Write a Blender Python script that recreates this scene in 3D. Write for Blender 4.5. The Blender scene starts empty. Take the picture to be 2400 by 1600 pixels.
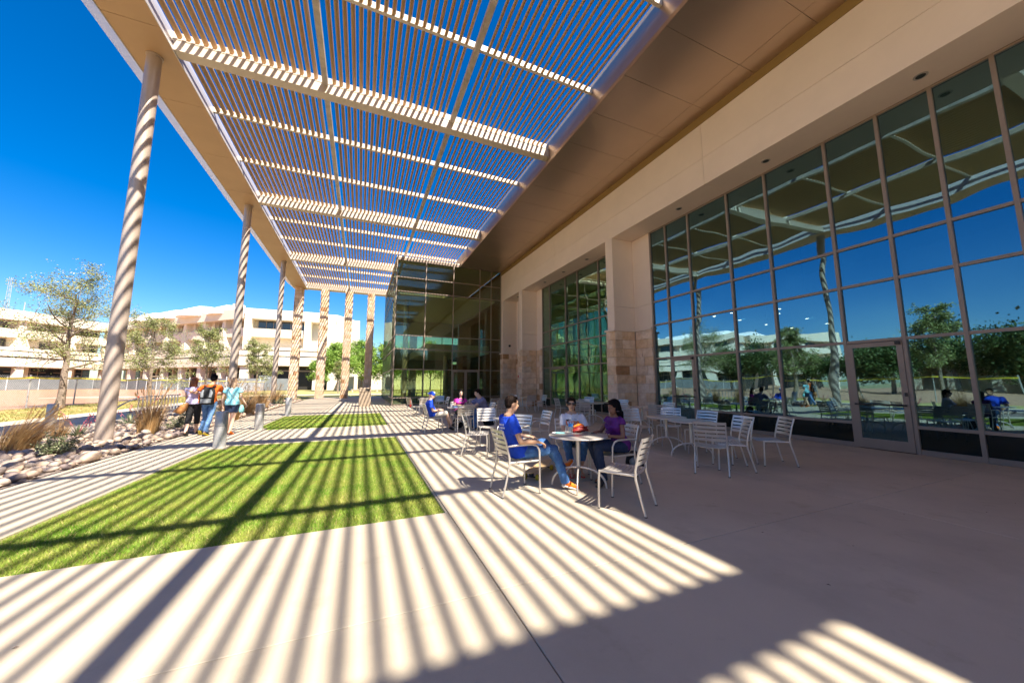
import bpy, bmesh, math, random
import numpy as np
from mathutils import Vector, Matrix
from mathutils.bvhtree import BVHTree
random.seed(7); rng = np.random.default_rng(7)
sc = bpy.context.scene
COL = sc.collection
R = math.radians

# ------------------------------------------------------------------ camera
cam = bpy.data.cameras.new('camera'); camo = bpy.data.objects.new('camera', cam); COL.objects.link(camo)
cam.sensor_width = 36; cam.lens = 36 * 822.29 / 2400; cam.clip_start = 0.05; cam.clip_end = 3000
camo.location = (0, 0, 1.5); camo.rotation_euler = (R(90 + 6.814), 0, R(-23.195))
sc.camera = camo
# ------------------------------------------------------------------ sky and sun
SUN = Vector((0.345, -0.715, 1.0)).normalized()          # towards the sun
elev = math.asin(SUN.z); azim = math.atan2(SUN.x, SUN.y)
w = bpy.data.worlds.new('World'); sc.world = w; w.use_nodes = True
nt = w.node_tree; bg = nt.nodes['Background']
sky = nt.nodes.new('ShaderNodeTexSky'); sky.sky_type = 'NISHITA'; sky.sun_disc = False
sky.sun_elevation = elev; sky.sun_rotation = azim
sky.altitude = 300; sky.air_density = 1.0; sky.dust_density = 0.7; sky.ozone_density = 3.0
hs = nt.nodes.new('ShaderNodeHueSaturation'); hs.inputs['Saturation'].default_value = 1.5; hs.inputs['Value'].default_value = 0.64; hs.inputs['Hue'].default_value = 0.508
nt.links.new(sky.outputs[0], hs.inputs['Color']); nt.links.new(hs.outputs[0], bg.inputs[0])
bg.inputs[1].default_value = 0.12
sl = bpy.data.lights.new('sun', 'SUN'); sl.energy = 5.0; sl.angle = R(0.48); sl.color = (1, 0.91, 0.78)
so = bpy.data.objects.new('sun', sl); COL.objects.link(so); so.rotation_euler = (-SUN).to_track_quat('-Z', 'Y').to_euler(); so.location = (20, -40, 60)
sc.view_settings.view_transform = 'Standard'; sc.view_settings.look = 'None'
sc.view_settings.exposure = 1.45; sc.view_settings.gamma = 1; sc.view_settings.use_curve_mapping = False
sc.cycles.transparent_max_bounces = 24; sc.cycles.max_bounces = 12; sc.cycles.diffuse_bounces = 7
sc.cycles.glossy_bounces = 5; sc.cycles.transmission_bounces = 8
sc.cycles.caustics_reflective = False; sc.cycles.caustics_refractive = False
sc.cycles.sample_clamp_indirect = 6

# ------------------------------------------------------------------ materials
def mat(name, col, rough=0.6, metal=0.0, var=0.0, vscale=3.0, bump=0.0, bscale=30.0, spec=0.5, col2=None, detail=4, bdist=0.01):
    m = bpy.data.materials.new(name); m.use_nodes = True
    n = m.node_tree; b = n.nodes['Principled BSDF']; L = n.links.new
    b.inputs['Base Color'].default_value = (*col, 1); b.inputs['Roughness'].default_value = rough
    b.inputs['Metallic'].default_value = metal; b.inputs['Specular IOR Level'].default_value = spec
    if var or bump or col2:
        g = n.nodes.new('ShaderNodeNewGeometry')
    if var or col2:
        t = n.nodes.new('ShaderNodeTexNoise'); t.inputs['Scale'].default_value = vscale; t.inputs['Detail'].default_value = detail
        t.inputs['Roughness'].default_value = 0.62
        L(g.outputs['Position'], t.inputs['Vector'])
        cr = n.nodes.new('ShaderNodeValToRGB'); L(t.outputs[0], cr.inputs[0])
        c2 = col2 if col2 else tuple(c * (1 - var) for c in col)
        c1 = col if col2 else tuple(min(1, c * (1 + var * .6)) for c in col)
        cr.color_ramp.elements[0].position = 0.34; cr.color_ramp.elements[1].position = 0.66
        cr.color_ramp.elements[0].color = (*c2, 1); cr.color_ramp.elements[1].color = (*c1, 1)
        L(cr.outputs[0], b.inputs['Base Color'])
    if bump:
        t2 = n.nodes.new('ShaderNodeTexNoise'); t2.inputs['Scale'].default_value = bscale; t2.inputs['Detail'].default_value = 5
        L(g.outputs['Position'], t2.inputs['Vector'])
        bp = n.nodes.new('ShaderNodeBump'); bp.inputs['Strength'].default_value = bump; bp.inputs['Distance'].default_value = bdist
        L(t2.outputs[0], bp.inputs['Height']); L(bp.outputs[0], b.inputs['Normal'])
    return m
def perobj(m, cols, lo=None):
    """colour picked per object out of a list (random per object), times the noise already there"""
    n = m.node_tree; b = n.nodes['Principled BSDF']
    oi = n.nodes.new('ShaderNodeObjectInfo'); cr = n.nodes.new('ShaderNodeValToRGB'); cr.color_ramp.interpolation = 'CONSTANT'
    els = cr.color_ramp.elements
    for i, c in enumerate(cols):
        e = els[i] if i < 2 else els.new(0.5)
        e.position = i / len(cols); e.color = (*c, 1)
    n.links.new(oi.outputs['Random'], cr.inputs[0])
    mx = n.nodes.new('ShaderNodeMix'); mx.data_type = 'RGBA'; mx.blend_type = 'MULTIPLY'; mx.inputs[0].default_value = 1
    src = b.inputs['Base Color'].links
    if src: n.links.new(src[0].from_socket, mx.inputs[6])
    else: mx.inputs[6].default_value = b.inputs['Base Color'].default_value
    n.links.new(cr.outputs[0], mx.inputs[7]); n.links.new(mx.outputs[2], b.inputs['Base Color'])
    return m
def glass(name, tint, fac, rcol, wave, edge=0.5):
    m = bpy.data.materials.new(name); m.use_nodes = True; n = m.node_tree; L = n.links.new
    for x in list(n.nodes): n.nodes.remove(x)
    out = n.nodes.new('ShaderNodeOutputMaterial'); mx = n.nodes.new('ShaderNodeMixShader')
    tr = n.nodes.new('ShaderNodeBsdfTransparent'); tr.inputs[0].default_value = (*tint, 1)
    gl = n.nodes.new('ShaderNodeBsdfGlossy'); gl.inputs['Color'].default_value = (*rcol, 1); gl.inputs['Roughness'].default_value = 0.012
    g = n.nodes.new('ShaderNodeNewGeometry'); t = n.nodes.new('ShaderNodeTexNoise'); t.inputs['Scale'].default_value = 0.55; t.inputs['Detail'].default_value = 1.0
    oi = n.nodes.new('ShaderNodeObjectInfo'); va = n.nodes.new('ShaderNodeVectorMath'); va.operation = 'MULTIPLY_ADD'
    L(oi.outputs['Random'], va.inputs[0]); va.inputs[1].default_value = (37, 53, 71); L(g.outputs['Position'], va.inputs[2]); L(va.outputs[0], t.inputs['Vector'])
    bp = n.nodes.new('ShaderNodeBump'); bp.inputs['Strength'].default_value = 1; bp.inputs['Distance'].default_value = wave
    L(t.outputs[0], bp.inputs['Height']); L(bp.outputs[0], gl.inputs['Normal'])
    fr = n.nodes.new('ShaderNodeLayerWeight'); fr.inputs[0].default_value = 0.35
    ma = n.nodes.new('ShaderNodeMath'); ma.operation = 'MULTIPLY_ADD'; ma.use_clamp = True
    L(fr.outputs['Fresnel'], ma.inputs[0]); ma.inputs[1].default_value = edge; ma.inputs[2].default_value = fac
    L(ma.outputs[0], mx.inputs[0]); L(tr.outputs[0], mx.inputs[1]); L(gl.outputs[0], mx.inputs[2]); L(mx.outputs[0], out.inputs[0])
    return m
M = {}
M['concrete'] = mat('patio concrete', (0.585, 0.505, 0.385), 0.85, var=0.15, vscale=0.9, bump=0.25, bscale=45, detail=9, bdist=0.004)
perobj(M['concrete'], [(1, 1, 1), (0.96, 0.955, 0.95), (1.0, 0.985, 0.97), (0.975, 0.97, 0.965)])
def stains(m):
    n = m.node_tree; b = n.nodes['Principled BSDF']; L = n.links.new; g = n.nodes.new('ShaderNodeNewGeometry'); src = b.inputs['Base Color'].links[0].from_socket
    for (sc_, lo, hi, k, col) in ((0.45, .50, .72, .55, (0.76, 0.74, 0.70)), (2.3, .58, .70, .6, (0.80, 0.78, 0.74)), (9.0, .68, .74, .8, (0.60, 0.57, 0.52)), (170, .35, .65, .5, (0.86, 0.85, 0.84))):
        t = n.nodes.new('ShaderNodeTexNoise'); t.inputs['Scale'].default_value = sc_; t.inputs['Detail'].default_value = 6; t.inputs['Roughness'].default_value = .65; L(g.outputs['Position'], t.inputs['Vector'])
        mr = n.nodes.new('ShaderNodeMapRange'); mr.inputs[1].default_value = lo; mr.inputs[2].default_value = hi; mr.inputs[4].default_value = k; L(t.outputs[0], mr.inputs[0])
        mx = n.nodes.new('ShaderNodeMix'); mx.data_type = 'RGBA'; mx.blend_type = 'MULTIPLY'; L(mr.outputs[0], mx.inputs[0]); L(src, mx.inputs[6]); mx.inputs[7].default_value = (*col, 1); src = mx.outputs[2]
    L(src, b.inputs['Base Color'])
stains(M['concrete'])
M['joint'] = mat('joint sand', (0.20, 0.15, 0.11), 0.95, var=0.3, vscale=8)
M['walk'] = mat('walkway concrete', (0.56, 0.48, 0.37), 0.85, var=0.12, vscale=1.2, bump=0.2, bscale=40, detail=8, bdist=0.004)
M['soil'] = mat('soil', (0.16, 0.12, 0.07), 0.95, var=0.3, vscale=9, bump=0.4, bscale=30)
M['dirt'] = mat('red dirt', (0.46, 0.26, 0.15), 0.95, col2=(0.37, 0.20, 0.115), vscale=0.35, bump=0.3, bscale=4, detail=8, bdist=0.05)
M['drygrass'] = mat('dry lawn', (0.44, 0.33, 0.14), 0.95, col2=(0.24, 0.26, 0.07), vscale=0.35, bump=0.5, bscale=20, detail=8, bdist=0.03)
M['plain'] = mat('dry ground', (0.34, 0.27, 0.15), 0.95, col2=(0.20, 0.22, 0.08), vscale=0.05, detail=6)
M['gravel'] = mat('gravel bed', (0.42, 0.35, 0.30), 0.95, col2=(0.18, 0.14, 0.12), vscale=18, bump=1, bscale=35, bdist=0.03)
M['lawnbase'] = mat('lawn base', (0.10, 0.14, 0.025), 0.95, col2=(0.22, 0.20, 0.06), vscale=2.2, bump=0.5, bscale=60, bdist=0.01)
def grassmat(name, c1, c2, c3):
    m = mat(name, c1, 0.55, spec=0.25, col2=c2, vscale=1.6, detail=6)
    n = m.node_tree; b = n.nodes['Principled BSDF']; L = n.links.new
    oi = n.nodes.new('ShaderNodeNewGeometry'); mx = n.nodes.new('ShaderNodeMix'); mx.data_type = 'RGBA'
    mp = n.nodes.new('ShaderNodeMapRange'); mp.inputs[1].default_value = 0.72; mp.inputs[2].default_value = 1.0
    L(oi.outputs['Random Per Island'], mp.inputs[0]); L(mp.outputs[0], mx.inputs[0])
    L(b.inputs['Base Color'].links[0].from_socket, mx.inputs[6]); mx.inputs[7].default_value = (*c3, 1)
    L(mx.outputs[2], b.inputs['Base Color'])
    return m
M['lawn'] = grassmat('turf blades', (0.13, 0.30, 0.014), (0.33, 0.38, 0.06), (0.60, 0.50, 0.20))
M['straw'] = grassmat('straw blades', (0.48, 0.29, 0.12), (0.34, 0.19, 0.075), (0.66, 0.50, 0.28))
M['leaf'] = grassmat('sparse oak leaves', (0.20, 0.24, 0.07), (0.33, 0.32, 0.13), (0.42, 0.36, 0.20))
M['leafgreen'] = grassmat('dense green leaves', (0.14, 0.26, 0.035), (0.22, 0.36, 0.06), (0.34, 0.40, 0.10))
M['leafdark'] = grassmat('dark tree leaves', (0.045, 0.075, 0.018), (0.08, 0.12, 0.03), (0.13, 0.15, 0.05))
M['leafgrey'] = grassmat('grey shrub leaves', (0.20, 0.22, 0.12), (0.11, 0.14, 0.06), (0.44, 0.42, 0.28))
M['yucca'] = grassmat('yucca leaves', (0.30, 0.36, 0.20), (0.20, 0.25, 0.12), (0.60, 0.56, 0.40))
M['pinkflower'] = mat('pink flower stalks', (0.60, 0.16, 0.20), 0.7)
M['bark'] = mat('bark', (0.26, 0.20, 0.155), 0.9, var=0.5, vscale=14, bump=0.8, bscale=30, bdist=0.02)
M['rock'] = perobj(mat('river rock', (0.50, 0.44, 0.39), 0.85, var=0.35, vscale=8, bump=0.6, bscale=18, bdist=0.01),
    [(1, .93, .86), (0.72, 0.64, 0.62), (0.9, 0.84, 0.8), (0.52, 0.46, 0.47), (1.05, 0.9, 0.76), (0.66, 0.62, 0.6), (0.92, 0.78, 0.68), (0.8, 0.76, 0.74)])
M['stone'] = perobj(mat('cream limestone', (0.88, 0.73, 0.59), 0.9, col2=(0.68, 0.51, 0.37), vscale=4, bump=0.9, bscale=14, detail=8, bdist=0.03),
    [(1, 1, 1), (1.08, 1.06, 1.04), (0.9, 0.82, 0.72), (1.06, 1.0, .96), (1.12, 1.07, 1.0), (.94, .92, .9), (0.62, 0.42, 0.26), (1.0, .97, .93), (1, .88, .72), (1.1, 1.08, 1.05), (1.05,1.02,1), (0.72, 0.52, 0.36), (1.05,1.03,1),(.9,.78,.64),(1.1,1.05,1),(1,.96,.92)])
M['mortar'] = mat('mortar', (0.55, 0.45, 0.36), 0.95, var=0.1, vscale=10)
M['panel'] = mat('cream wall panel', (0.82, 0.685, 0.575), 0.75, var=0.045, vscale=0.8, bump=0.1, bscale=60, detail=7, bdist=0.002)
M['reveal'] = mat('shadow-toned reveal', (0.30, 0.19, 0.06), 0.8)  # dark ochre stands in for the shadow in the recess above the wall
M['canopy'] = mat('canopy paint', (0.60, 0.52, 0.43), 0.5, var=0.06, vscale=1.5)
M['louvre'] = mat('shade-tinted louvre paint', (0.52, 0.32, 0.14), 0.5, var=0.05, vscale=2)  # off-white louvres, tinted tan to carry their warm look in shade
M['soffit'] = mat('shade-tinted soffit metal', (0.48, 0.31, 0.175), 0.5, var=0.05, vscale=0.7)  # off-white like the fascia; warm bounce in shade is put into the tan
M['fasciawhite'] = mat('pale fascia metal', (0.62, 0.60, 0.62), 0.4, metal=0.3, var=0.08, vscale=0.5)
M['steelgrey'] = mat('weathered galvanised channel', (0.50, 0.44, 0.38), 0.55, metal=0.2, var=0.2, vscale=4)
M['bronze'] = mat('bronze soffit metal', (0.58, 0.45, 0.35), 0.34, metal=0.85, var=0.06, vscale=0.35, bump=0.15, bscale=0.7, bdist=0.05)
M['column'] = mat('taupe column paint', (0.52, 0.43, 0.36), 0.38, metal=0.25, var=0.06, vscale=2)
M['frame'] = mat('bronze window frame', (0.30, 0.235, 0.19), 0.45, metal=0.35, var=0.05)
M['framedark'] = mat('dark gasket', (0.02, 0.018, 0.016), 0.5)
M['glassA'] = glass('mirror glass', (0.50, 0.55, 0.50), 0.34, (0.36, 0.66, 0.80), 0.014, 0.3)
M['spandrelglass'] = glass('dark spandrel glass', (0.16, 0.18, 0.17), 0.10, (0.5, 0.6, 0.62), 0.01, 0.3)
M['glassB'] = glass('green tinted glass', (0.55, 0.62, 0.48), 0.36, (0.60, 0.88, 0.80), 0.018, 0.4)
M['glassC'] = glass('lobby glass', (0.80, 0.86, 0.70), 0.07, (0.62, 0.80, 0.78), 0.006, 0.45)
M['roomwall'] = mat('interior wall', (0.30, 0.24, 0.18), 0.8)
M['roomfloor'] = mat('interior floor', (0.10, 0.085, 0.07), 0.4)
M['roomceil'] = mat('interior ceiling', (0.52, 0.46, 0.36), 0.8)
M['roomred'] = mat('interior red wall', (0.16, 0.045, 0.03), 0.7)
M['alu'] = mat('brushed aluminium', (0.66, 0.62, 0.57), 0.36, metal=0.55, var=0.05, vscale=9)
M['aludark'] = mat('rubber foot', (0.06, 0.06, 0.06), 0.7)
M['galv'] = mat('galvanised steel', (0.50, 0.50, 0.50), 0.42, metal=0.35, var=0.12, vscale=6)
M['bldg'] = mat('far building concrete', (0.76, 0.68, 0.55), 0.85, var=0.06, vscale=0.15)
M['bldg2'] = mat('far building soffit concrete', (0.66, 0.60, 0.49), 0.85, var=0.05, vscale=0.2)
M['whiteroof'] = mat('white roof membrane', (0.85, 0.83, 0.82), 0.6)
M['darkglass'] = mat('far dark glass', (0.025, 0.035, 0.05), 0.12, spec=0.8)
M['fabric'] = mat('fence windscreen fabric', (0.17, 0.19, 0.20), 0.8, var=0.15, vscale=1)
M['tape'] = mat('yellow caution tape', (0.82, 0.66, 0.06), 0.5)
M['red'] = mat('red cloth', (0.72, 0.05, 0.05), 0.6)
M['black'] = mat('black plastic', (0.02, 0.02, 0.022), 0.45)
M['white'] = mat('white plastic', (0.8, 0.8, 0.78), 0.5)
def em(name, col, s):
    m = mat(name, col, 0.5); b = m.node_tree.nodes['Principled BSDF']
    b.inputs['Emission Color'].default_value = (*col, 1); b.inputs['Emission Strength'].default_value = s; return m
M['lamp'] = em('lit ceiling fitting', (1, 0.97, 0.9), 9)
M['exit'] = em('lit exit sign', (0.5, 0.9, 0.6), 0.6)

# ------------------------------------------------------------------ mesh helpers
class MB:
    def __init__(s): s.v = []; s.f = []
    def add(s, v, f):
        o = len(s.v); s.v += [tuple(p) for p in v]; s.f += [tuple(i + o for i in q) for q in f]; return s
    def box(s, x0, x1, y0, y1, z0, z1):
        return s.add([(x0,y0,z0),(x1,y0,z0),(x1,y1,z0),(x0,y1,z0),(x0,y0,z1),(x1,y0,z1),(x1,y1,z1),(x0,y1,z1)],
            [(0,3,2,1),(4,5,6,7),(0,1,5,4),(1,2,6,5),(2,3,7,6),(3,0,4,7)])
    def bbox(s, x0, x1, y0, y1, z0, z1, b=0.01):
        """box with its vertical and top edges chamfered"""
        def ring(i, z): return [(x0+i,y0,z),(x1-i,y0,z),(x1,y0+i,z),(x1,y1-i,z),(x1-i,y1,z),(x0+i,y1,z),(x0,y1-i,z),(x0,y0+i,z)]
        def ring2(z): return [(x0+b,y0+b,z),(x1-b,y0+b,z),(x1-b,y0+b,z),(x1-b,y1-b,z),(x1-b,y1-b,z),(x0+b,y1-b,z),(x0+b,y1-b,z),(x0+b,y0+b,z)]
        v = ring(b, z0) + ring(b, z1 - b) + ring2(z1); f = [tuple(reversed(range(8)))]
        for k in range(2):
            for i in range(8):
                j = (i + 1) % 8; f.append((k*8+i, k*8+j, k*8+8+j, k*8+8+i))
        f.append(tuple(range(16, 24))); return s.add(v, f)
    def obox(s, c, u, v_, w_, a, b, d):
        c, u, v_, w_ = Vector(c), Vector(u).normalized(), Vector(v_).normalized(), Vector(w_).normalized()
        P = [c + u*a*i + v_*b*j + w_*d*k for k in (-1, 1) for (i, j) in ((-1,-1),(1,-1),(1,1),(-1,1))]
        return s.add(P, [(0,3,2,1),(4,5,6,7),(0,1,5,4),(1,2,6,5),(2,3,7,6),(3,0,4,7)])
    def prism(s, poly, axis, a0, a1):
        """poly of (p,q) extruded along axis 'y' (poly is x,z), 'x' (y,z) or 'z' (x,y)"""
        def P(p, q, a): return {'y': (p, a, q), 'x': (a, p, q), 'z': (p, q, a)}[axis]
        n = len(poly); v = [P(p, q, a0) for p, q in poly] + [P(p, q, a1) for p, q in poly]
        f = [tuple(range(n)), tuple(range(2*n-1, n-1, -1))] + [(i, n+i, n+(i+1) % n, (i+1) % n) for i in range(n)]
        s.add(v, f); return s
    def tube(s, pts, r, n=8, flat=1.0, up=None, caps=True):
        """swept tube; r one radius or a list; flat squashes one way"""
        P = [Vector(p) for p in pts]; rs = r if isinstance(r, (list, tuple)) else [r] * len(P)
        v = []; prev = Vector(up) if up else None
        for i, p in enumerate(P):
            d = (P[min(i+1, len(P)-1)] - P[max(i-1, 0)]).normalized()
            if prev is None: prev = Vector((0,0,1)) if abs(d.z) < .9 else Vector((0,1,0))
            a = (prev - d * prev.dot(d))
            a = a.normalized() if a.length > 1e-5 else d.orthogonal().normalized()
            prev = a; b = d.cross(a)
            v += [p + (a*math.cos(2*math.pi*(k+.5)/n) + b*math.sin(2*math.pi*(k+.5)/n)*flat) * rs[i] for k in range(n)]
        f = [(i*n+k, i*n+(k+1) % n, (i+1)*n+(k+1) % n, (i+1)*n+k) for i in range(len(P)-1) for k in range(n)]
        if caps: f += [tuple(reversed(range(n))), tuple(range((len(P)-1)*n, len(P)*n))]
        return s.add(v, f)
    def ell(s, c, ax, n=12, m=8):
        """ellipsoid with three axis vectors"""
        c = Vector(c); X, Y, Z = [Vector(a) for a in ax]; v = [c - Z]
        for i in range(1, m):
            t = math.pi * i / m
            v += [c - Z*math.cos(t) + (X*math.cos(2*math.pi*k/n) + Y*math.sin(2*math.pi*k/n))*math.sin(t) for k in range(n)]
        v.append(c + Z); f = [(0, 1+(k+1) % n, 1+k) for k in range(n)]
        for i in range(m-2):
            f += [(1+i*n+k, 1+i*n+(k+1) % n, 1+(i+1)*n+(k+1) % n, 1+(i+1)*n+k) for k in range(n)]
        e = len(v) - 1; f += [(e-n+k, e-n+(k+1) % n, e) for k in range(n)]
        return s.add(v, f)
    def lathe(s, prof, c=(0,0,0), n=24):
        v = []; c = Vector(c)
        for r, z in prof: v += [c + Vector((r*math.cos(2*math.pi*k/n), r*math.sin(2*math.pi*k/n), z)) for k in range(n)]
        f = [(i*n+k, i*n+(k+1) % n, (i+1)*n+(k+1) % n, (i+1)*n+k) for i in range(len(prof)-1) for k in range(n)]
        if prof[0][0] > 1e-4: f.append(tuple(reversed(range(n))))
        if prof[-1][0] > 1e-4: f.append(tuple(range((len(prof)-1)*n, len(prof)*n)))
        return s.add(v, f)
    def cap(s, p, q, r1, r2, n=10):
        """tapered capsule"""
        p, q = Vector(p), Vector(q); d = (q-p).normalized(); P = [p - d*r1*.98, p - d*r1*.7, p, q, q + d*r2*.7, q + d*r2*.98]
        return s.tube(P, [r1*.2, r1*.72, r1, r2, r2*.72, r2*.2], n)
    def mesh(s, name, m, smooth=None):
        me = bpy.data.meshes.new(name); me.from_pydata(s.v, [], s.f); me.update()
        if m: me.materials.append(m)
        if smooth is not None:
            me.polygons.foreach_set('use_smooth', [True]*len(me.polygons)); me.set_sharp_from_angle(angle=R(smooth))
        return me
    def build(s, name, m, parent=None, smooth=None, **kw):
        return link(name, s.mesh(name, m, smooth), parent, **kw)
def link(name, me, parent=None, label=None, cat=None, group=None, kind=None, loc=None, rot=None, scale=None):
    o = bpy.data.objects.new(name, me); COL.objects.link(o)
    if parent: o.parent = parent
    if label: o['label'] = label
    if cat: o['category'] = cat
    if group: o['group'] = group
    if kind: o['kind'] = kind
    if loc is not None: o.location = loc
    if rot is not None: o.rotation_euler = rot
    if scale is not None: o.scale = scale
    return o
def thing(name, label, cat, loc=(0,0,0), rz=0, group=None):
    return link(name, None, None, label, cat, group, None, loc, (0,0,rz))
kids = {}
def copy_tree(o, parent=None):
    c = o.copy(); COL.objects.link(c); c.parent = parent
    for ch in list(o.children): copy_tree(ch, c)
    return c
def tri_mesh(name, V, F, m):
    me = bpy.data.meshes.new(name); V = np.asarray(V, np.float32); F = np.asarray(F, np.int32)
    me.vertices.add(len(V)); me.vertices.foreach_set('co', V.ravel())
    k = F.shape[1]; me.loops.add(F.size); me.loops.foreach_set('vertex_index', F.ravel())
    me.polygons.add(len(F)); me.polygons.foreach_set('loop_start', np.arange(0, F.size, k, dtype=np.int32))
    me.update(calc_edges=True); me.validate(); me.materials.append(m); return me
UNIT = MB().box(-.5,.5,-.5,.5,-.5,.5)
units = {}
def ubox(name, m, parent, x0, x1, y0, y1, z0, z1, **kw):
    """a box part that shares one unit mesh per material"""
    if m.name not in units: units[m.name] = UNIT.mesh('unit_' + name, m)
    return link(name, units[m.name], parent, loc=((x0+x1)/2,(y0+y1)/2,(z0+z1)/2), scale=(x1-x0, y1-y0, z1-z0), **kw)

# ------------------------------------------------------------------ ground
MB().box(-900,900,-900,900,-0.5,-0.10).build('ground', M['plain'], kind='structure')
MB().box(-170,-18.2,-60,160,-0.1,-0.012).build('dirt_field', M['dirt'], kind='structure')
MB().box(-18.2,-12.7,-60,90,-0.1,0.0).build('dry_grass_verge', M['drygrass'], kind='structure')
MB().box(-12.7,40,43.5,105,-0.1,0.0).build('far_lawn', M['drygrass'], kind='structure')
MB().box(-12.7,-8.2,-60,43.4,-0.1,0.01).build('outer_walkway', M['walk'], kind='structure')
MB().box(-30,14,52,55,-0.1,0.012).build('far_path', M['walk'], kind='structure')
MB().box(-8.2,-4.63,-20,36,-0.1,-0.02).build('rock_bed', M['gravel'], kind='structure')
# patio slabs with recessed joints; two lawns are left open
LX0, LX1 = -3.15, 0.98
L1, L2 = (4.28, 10.75), (13.85, 19.55)
patio = link('patio', MB().box(-4.63,11.6,-22,43.4,-0.35,-0.035).mesh('patio', M['joint']), kind='structure')
xs_p = [-4.63, LX0, LX1+0.035, 5.95, 10.93]; ys_l = [-22, -12, -4.5, 2.585, L1[0], L1[1], L2[0], L2[1], 24.6, 30, 36, 43.4]
ys_r = [-22, -12, -6.2, -1.8, .4, 2.585, 4.75, 6.95, 9.1, 11.3, 13.5, 15.7, 17.9, 20.1, 22.3, 24.6, 30, 36, 43.4]
for i in range(len(xs_p)-1):
    ys_p = ys_l if i < 2 else ys_r
    for y0, y1 in zip(ys_p, ys_p[1:]):
        x0, x1 = xs_p[i], xs_p[i+1]
        if i == 1 and (y0, y1) in (L1, L2): continue
        g = 0.004
        MB().bbox(x0+g, x1-g, y0+g, y1-g, -0.12, 0.0, 0.004).build('paving_slab', M['concrete'], patio)
for (a, b) in (L1, L2):
    ubox('curb_edge', M['walk'], patio, LX1+0.006, LX1+0.030, a, b, -0.1, -0.004)
def blades(n, x0, x1, y0, y1, z, h, wd, lean, seed):
    r = np.random.default_rng(seed); x = r.uniform(x0,x1,n); y = r.uniform(y0,y1,n); a = r.uniform(0,2*np.pi,n)
    hh = h*r.uniform(.55,1.25,n); lx, ly = r.normal(0,lean,n)*hh, r.normal(0,lean,n)*hh
    dx, dy = np.cos(a)*wd*r.uniform(.6,1.4,n), np.sin(a)*wd*r.uniform(.6,1.4,n)
    V = np.empty((n,3,3)); V[:,0] = np.stack([x-dx,y-dy,np.full(n,z)],1); V[:,1] = np.stack([x+dx,y+dy,np.full(n,z)],1); V[:,2] = np.stack([x+lx,y+ly,z+hh],1)
    return V.reshape(-1,3), np.arange(3*n).reshape(-1,3)
for k, (a, b) in enumerate((L1, L2)):
    MB().box(LX0, LX1, a, b, -0.2, -0.03).build('lawn_soil', M['lawnbase'], kind='structure')
    n = 330000 if k == 0 else 80000
    V, F = blades(n, LX0+.004, LX1+.012, a+.002, b-.002, -0.032, 0.034 if k == 0 else 0.04, 0.0026 if k == 0 else .005, 0.55, 3+k)
    link('lawn', tri_mesh('lawn', V, F, M['lawn']), kind='stuff', cat='grass',
         label=['near square of short striped-shadow green turf nearest the camera', 'farther rectangle of short green turf beyond the cross path'][k])
V, F = blades(26000, -18.1, -12.8, 18, 60, 0.0, 0.07, 0.02, 0.7, 9)
link('dry_grass', tri_mesh('dry_grass', V, F, M['drygrass']), kind='stuff', cat='grass', label='thin dry grass growing between the outer walkway and the fence')

# ------------------------------------------------------------------ canopy
can = thing('sunshade_canopy', 'tall louvred sunshade canopy on steel columns over the patio and lawns', 'canopy')
PITCH = 9.41; SP = PITCH/3; Y0 = 12.25
XL, XR = -5.78, 6.98; S1, S2 = -1.55, 2.75
YS, YE = Y0 - 3*PITCH + SP, 40.45
YP = {}
for k in range(-8, 10):
    y = Y0 + k*SP
    if k == 9: y = 40.1
    elif k == 8: y = 37.4
    elif k == 7: y = 34.4
    YP[k] = y
    if k % 3 == 0:
        b = MB().box(XL, XR, y, y+.34, 11.13, 11.16).box(XL, XR, y+.012, y+.328, 11.16, 11.47).box(XL, XR, y, y+.34, 11.47, 11.50)
        b.build('beam', M['canopy'], can)
        MB().box(XL, XR, y+.11, y+.23, 11.50, 11.79).build('beam_spacer', M['canopy'], can)
    else:
        MB().box(XL, XR, y+.06, y+.16, 11.590, 11.785).build('purlin', M['canopy'], can)
for x in (S1, S2):
    for k in range(-8, 9):
        a = YP[k] + (.342 if k % 3 == 0 else -.01 + .01*0); b_ = YP[k+1] - (.002 if (k+1) % 3 == 0 else -.0)
        if k % 3: a = YP[k]
        MB().box(x-.08, x+.08, a+.002, b_-.002, 11.38, 11.563).build('channel', M['steelgrey'], can)
# louvre blades: leaning ellipses
def blade_mesh(length):
    m = MB(); n = 10; ca = (0.086, 0.150); t = 0.043
    cl = math.hypot(*ca)/2; ux, uz = ca[0]/math.hypot(*ca), ca[1]/math.hypot(*ca)
    pr = []
    for i in range(n):
        q = 2*math.pi*i/n; p, s_ = cl*math.cos(q), t*math.sin(q)
        pr.append((ux*p + uz*s_, uz*p - ux*s_))
    return m.prism(pr, 'y', 0, length)
lens = {}
bays = [(XL, S1), (S1, S2), (S2, XR)]
rest = MB()
for k in range(-8, 9):
    a = YP[k] + (.232 if k % 3 == 0 else .162); b_ = YP[k+1] + (.108 if (k+1) % 3 == 0 else .058); ln = round(b_-a, 3)
    if ln not in lens: lens[ln] = blade_mesh(ln).mesh('louvre', M['louvre'], 50)
    for (c0, c1) in bays:
        x = c1 - .29
        while x > c0 + .20:
            if -2 <= k <= 2: link('louvre', lens[ln], can, loc=(x, a, 11.665))
            else:
                bm_ = blade_mesh(ln); rest.add([(p[0]+x, p[1]+a, p[2]+11.665) for p in bm_.v], bm_.f)
            x -= .2085
rest.build('louvre_field', M['louvre'], can, smooth=50, kind='stuff')
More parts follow.
